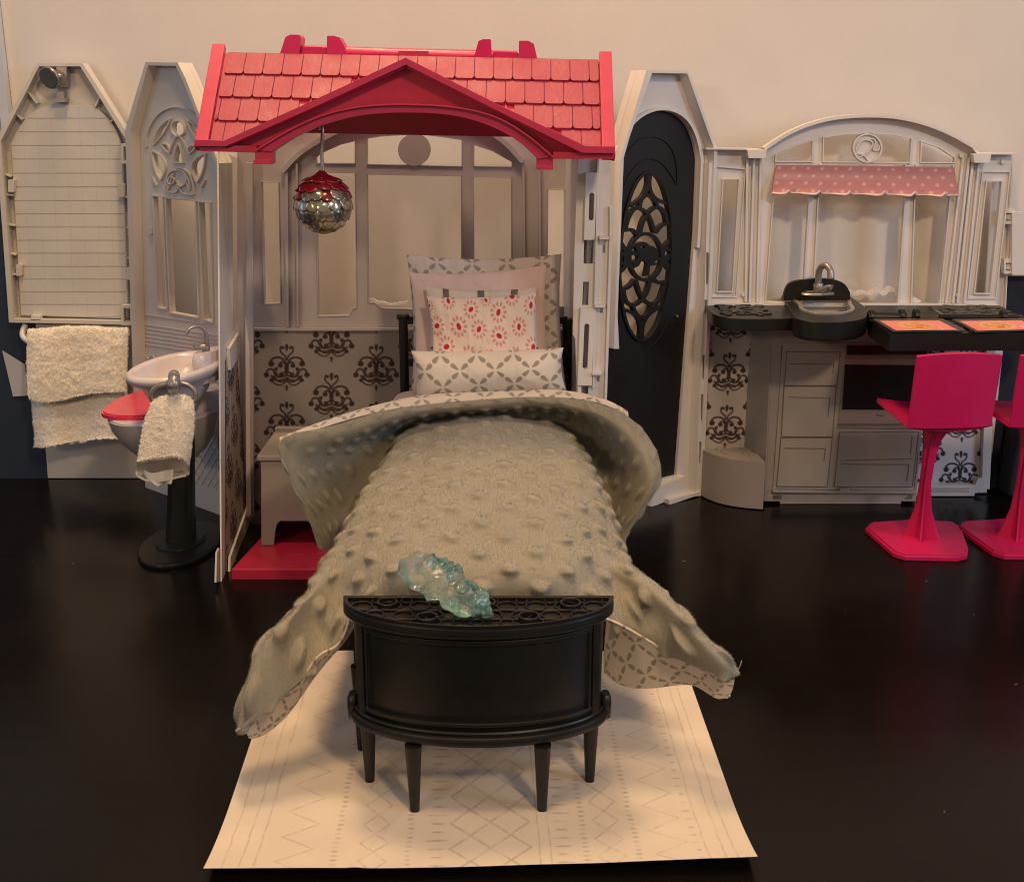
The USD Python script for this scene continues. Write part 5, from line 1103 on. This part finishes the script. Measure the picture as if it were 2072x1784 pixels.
# ================================================================ paper rug
n = thing('paper_rug', 'cream paper rug printed with faint grey tribal lines under the table', 'rug', (-.02,.63,0))
bl, brr, fl, frr = np.array([-.162,.7525]), np.array([.1175,.7525]), G(410,1757,.0085)[:2], G(1533,1733,.0085)[:2]
u, v = np.meshgrid(np.linspace(0,1,620), np.linspace(0,1,560), indexing='ij')
P2 = (bl*(1-u[...,None])+brr*u[...,None])*(1-v[...,None])+(fl*(1-u[...,None])+frr*u[...,None])*v[...,None]
z = .0009+.0062*np.clip((v-.70)/.30,0,1)**2.2*(.75+.45*np.abs(2*u-1)**2)
z = z+.0011*fbm(np.stack([u*5, v*4, 0*u+5], -1), 2, 12)*np.clip(np.minimum(u,1-u)*12,0,1)+.0004*np.exp(-((u+.35*v-.62)/.012)**2)
RP = np.concatenate([P2, z[...,None]], -1)
# unrolled front: the curl pulls the sheet back a little
RP[...,1] += .0012*np.clip((v-.75)/.25,0,1)**2
X, Y = u, v*.80; ink = np.zeros(u.shape)
wob = (fbm(np.stack([u*14, v*14, 0*u], -1), 3, 4)-.5)*.006
def line(dist, w): 
    global ink; ink = np.maximum(ink, np.clip((w-dist)/.0026+.5, 0, 1))
tri = lambda t: np.abs((t % 1.0)*2-1)
for a_ in (.030,.062,.088,.945,.965,.915): line(np.abs(X-a_+wob), .0012)
for a_ in (.155,.850): line(np.abs(X-(a_+.032*(tri(Y/.082)-.5)*2)+wob)*.62, .0014)
for a_ in (.150+.002,): pass
for a_ in (.228,.362,.692,.788):
    q = (Y % .0145)-.00725; line(np.hypot((X-a_+wob)/1.9, q)-.0022, .0010)
for a_ in (.298,.738):
    d_ = .026*tri(Y/.060); line(np.minimum(np.abs(X-a_-d_+wob), np.abs(X-a_+d_+wob))*.72, .0013)
for a_ in (.415,.650,.900):
    q = (Y % .027)-.0135; wd = .020 if a_ < .8 else .008; line(np.maximum(np.abs(X-a_)-wd*(.7+.3*np.sin(Y*300)), np.abs(q+wob*.5)-.0022*(1-np.abs(X-a_)/wd*.6)), .0006)
for a_ in (.606,.627): line(np.abs(X-a_+wob), .0011)
for ph in (0,.5): 
    d_ = .075*tri(Y/.165+ph); line(np.minimum(np.abs(X-.515-d_+wob), np.abs(X-.515+d_+wob))*.60, .0016)
ink *= .35+.65*np.clip((fbm(np.stack([u*70, v*70, 0*u+2], -1), 3, 6)-.30)*3.2, 0, 1)
colr = blend((.66,.575,.47), (.36,.30,.24), ink*.74)
tm = RP if gnorm(RP)[300,200,2] > 0 else RP[:, ::-1]
if tm is not RP: colr = colr.reshape(620,560,3)[:, ::-1].reshape(-1,3)
part(n, 'sheet', solid(tm, .0004), 'paper_print', smooth=True, colors=np.vstack([colr, colr]))

part(comf, 'loose_thread', tube([U(1488,1362,.592),U(1494,1352,.590),U(1497,1345,.588),U(1500,1336,.587)], .00022, 6), 'thread')
# lint on the dark table
r_ = np.random.default_rng(12); lint = []
for k in range(18):
    x, y = r_.uniform(-.42,.42), r_.uniform(.46,.95); a = r_.uniform(0,6.28); l = r_.uniform(.0006,.0028)
    lint.append(tube([[x,y,.0003],[x+l*.5*math.cos(a),y+l*.5*math.sin(a),.0006],[x+l*math.cos(a+.5),y+l*math.sin(a+.5),.0003]], .00009, 4, smooth=False))
solo('lint', join(*lint), 'thread', 'tiny pale lint specks scattered over the dark table top', 'lint', kind='stuff')
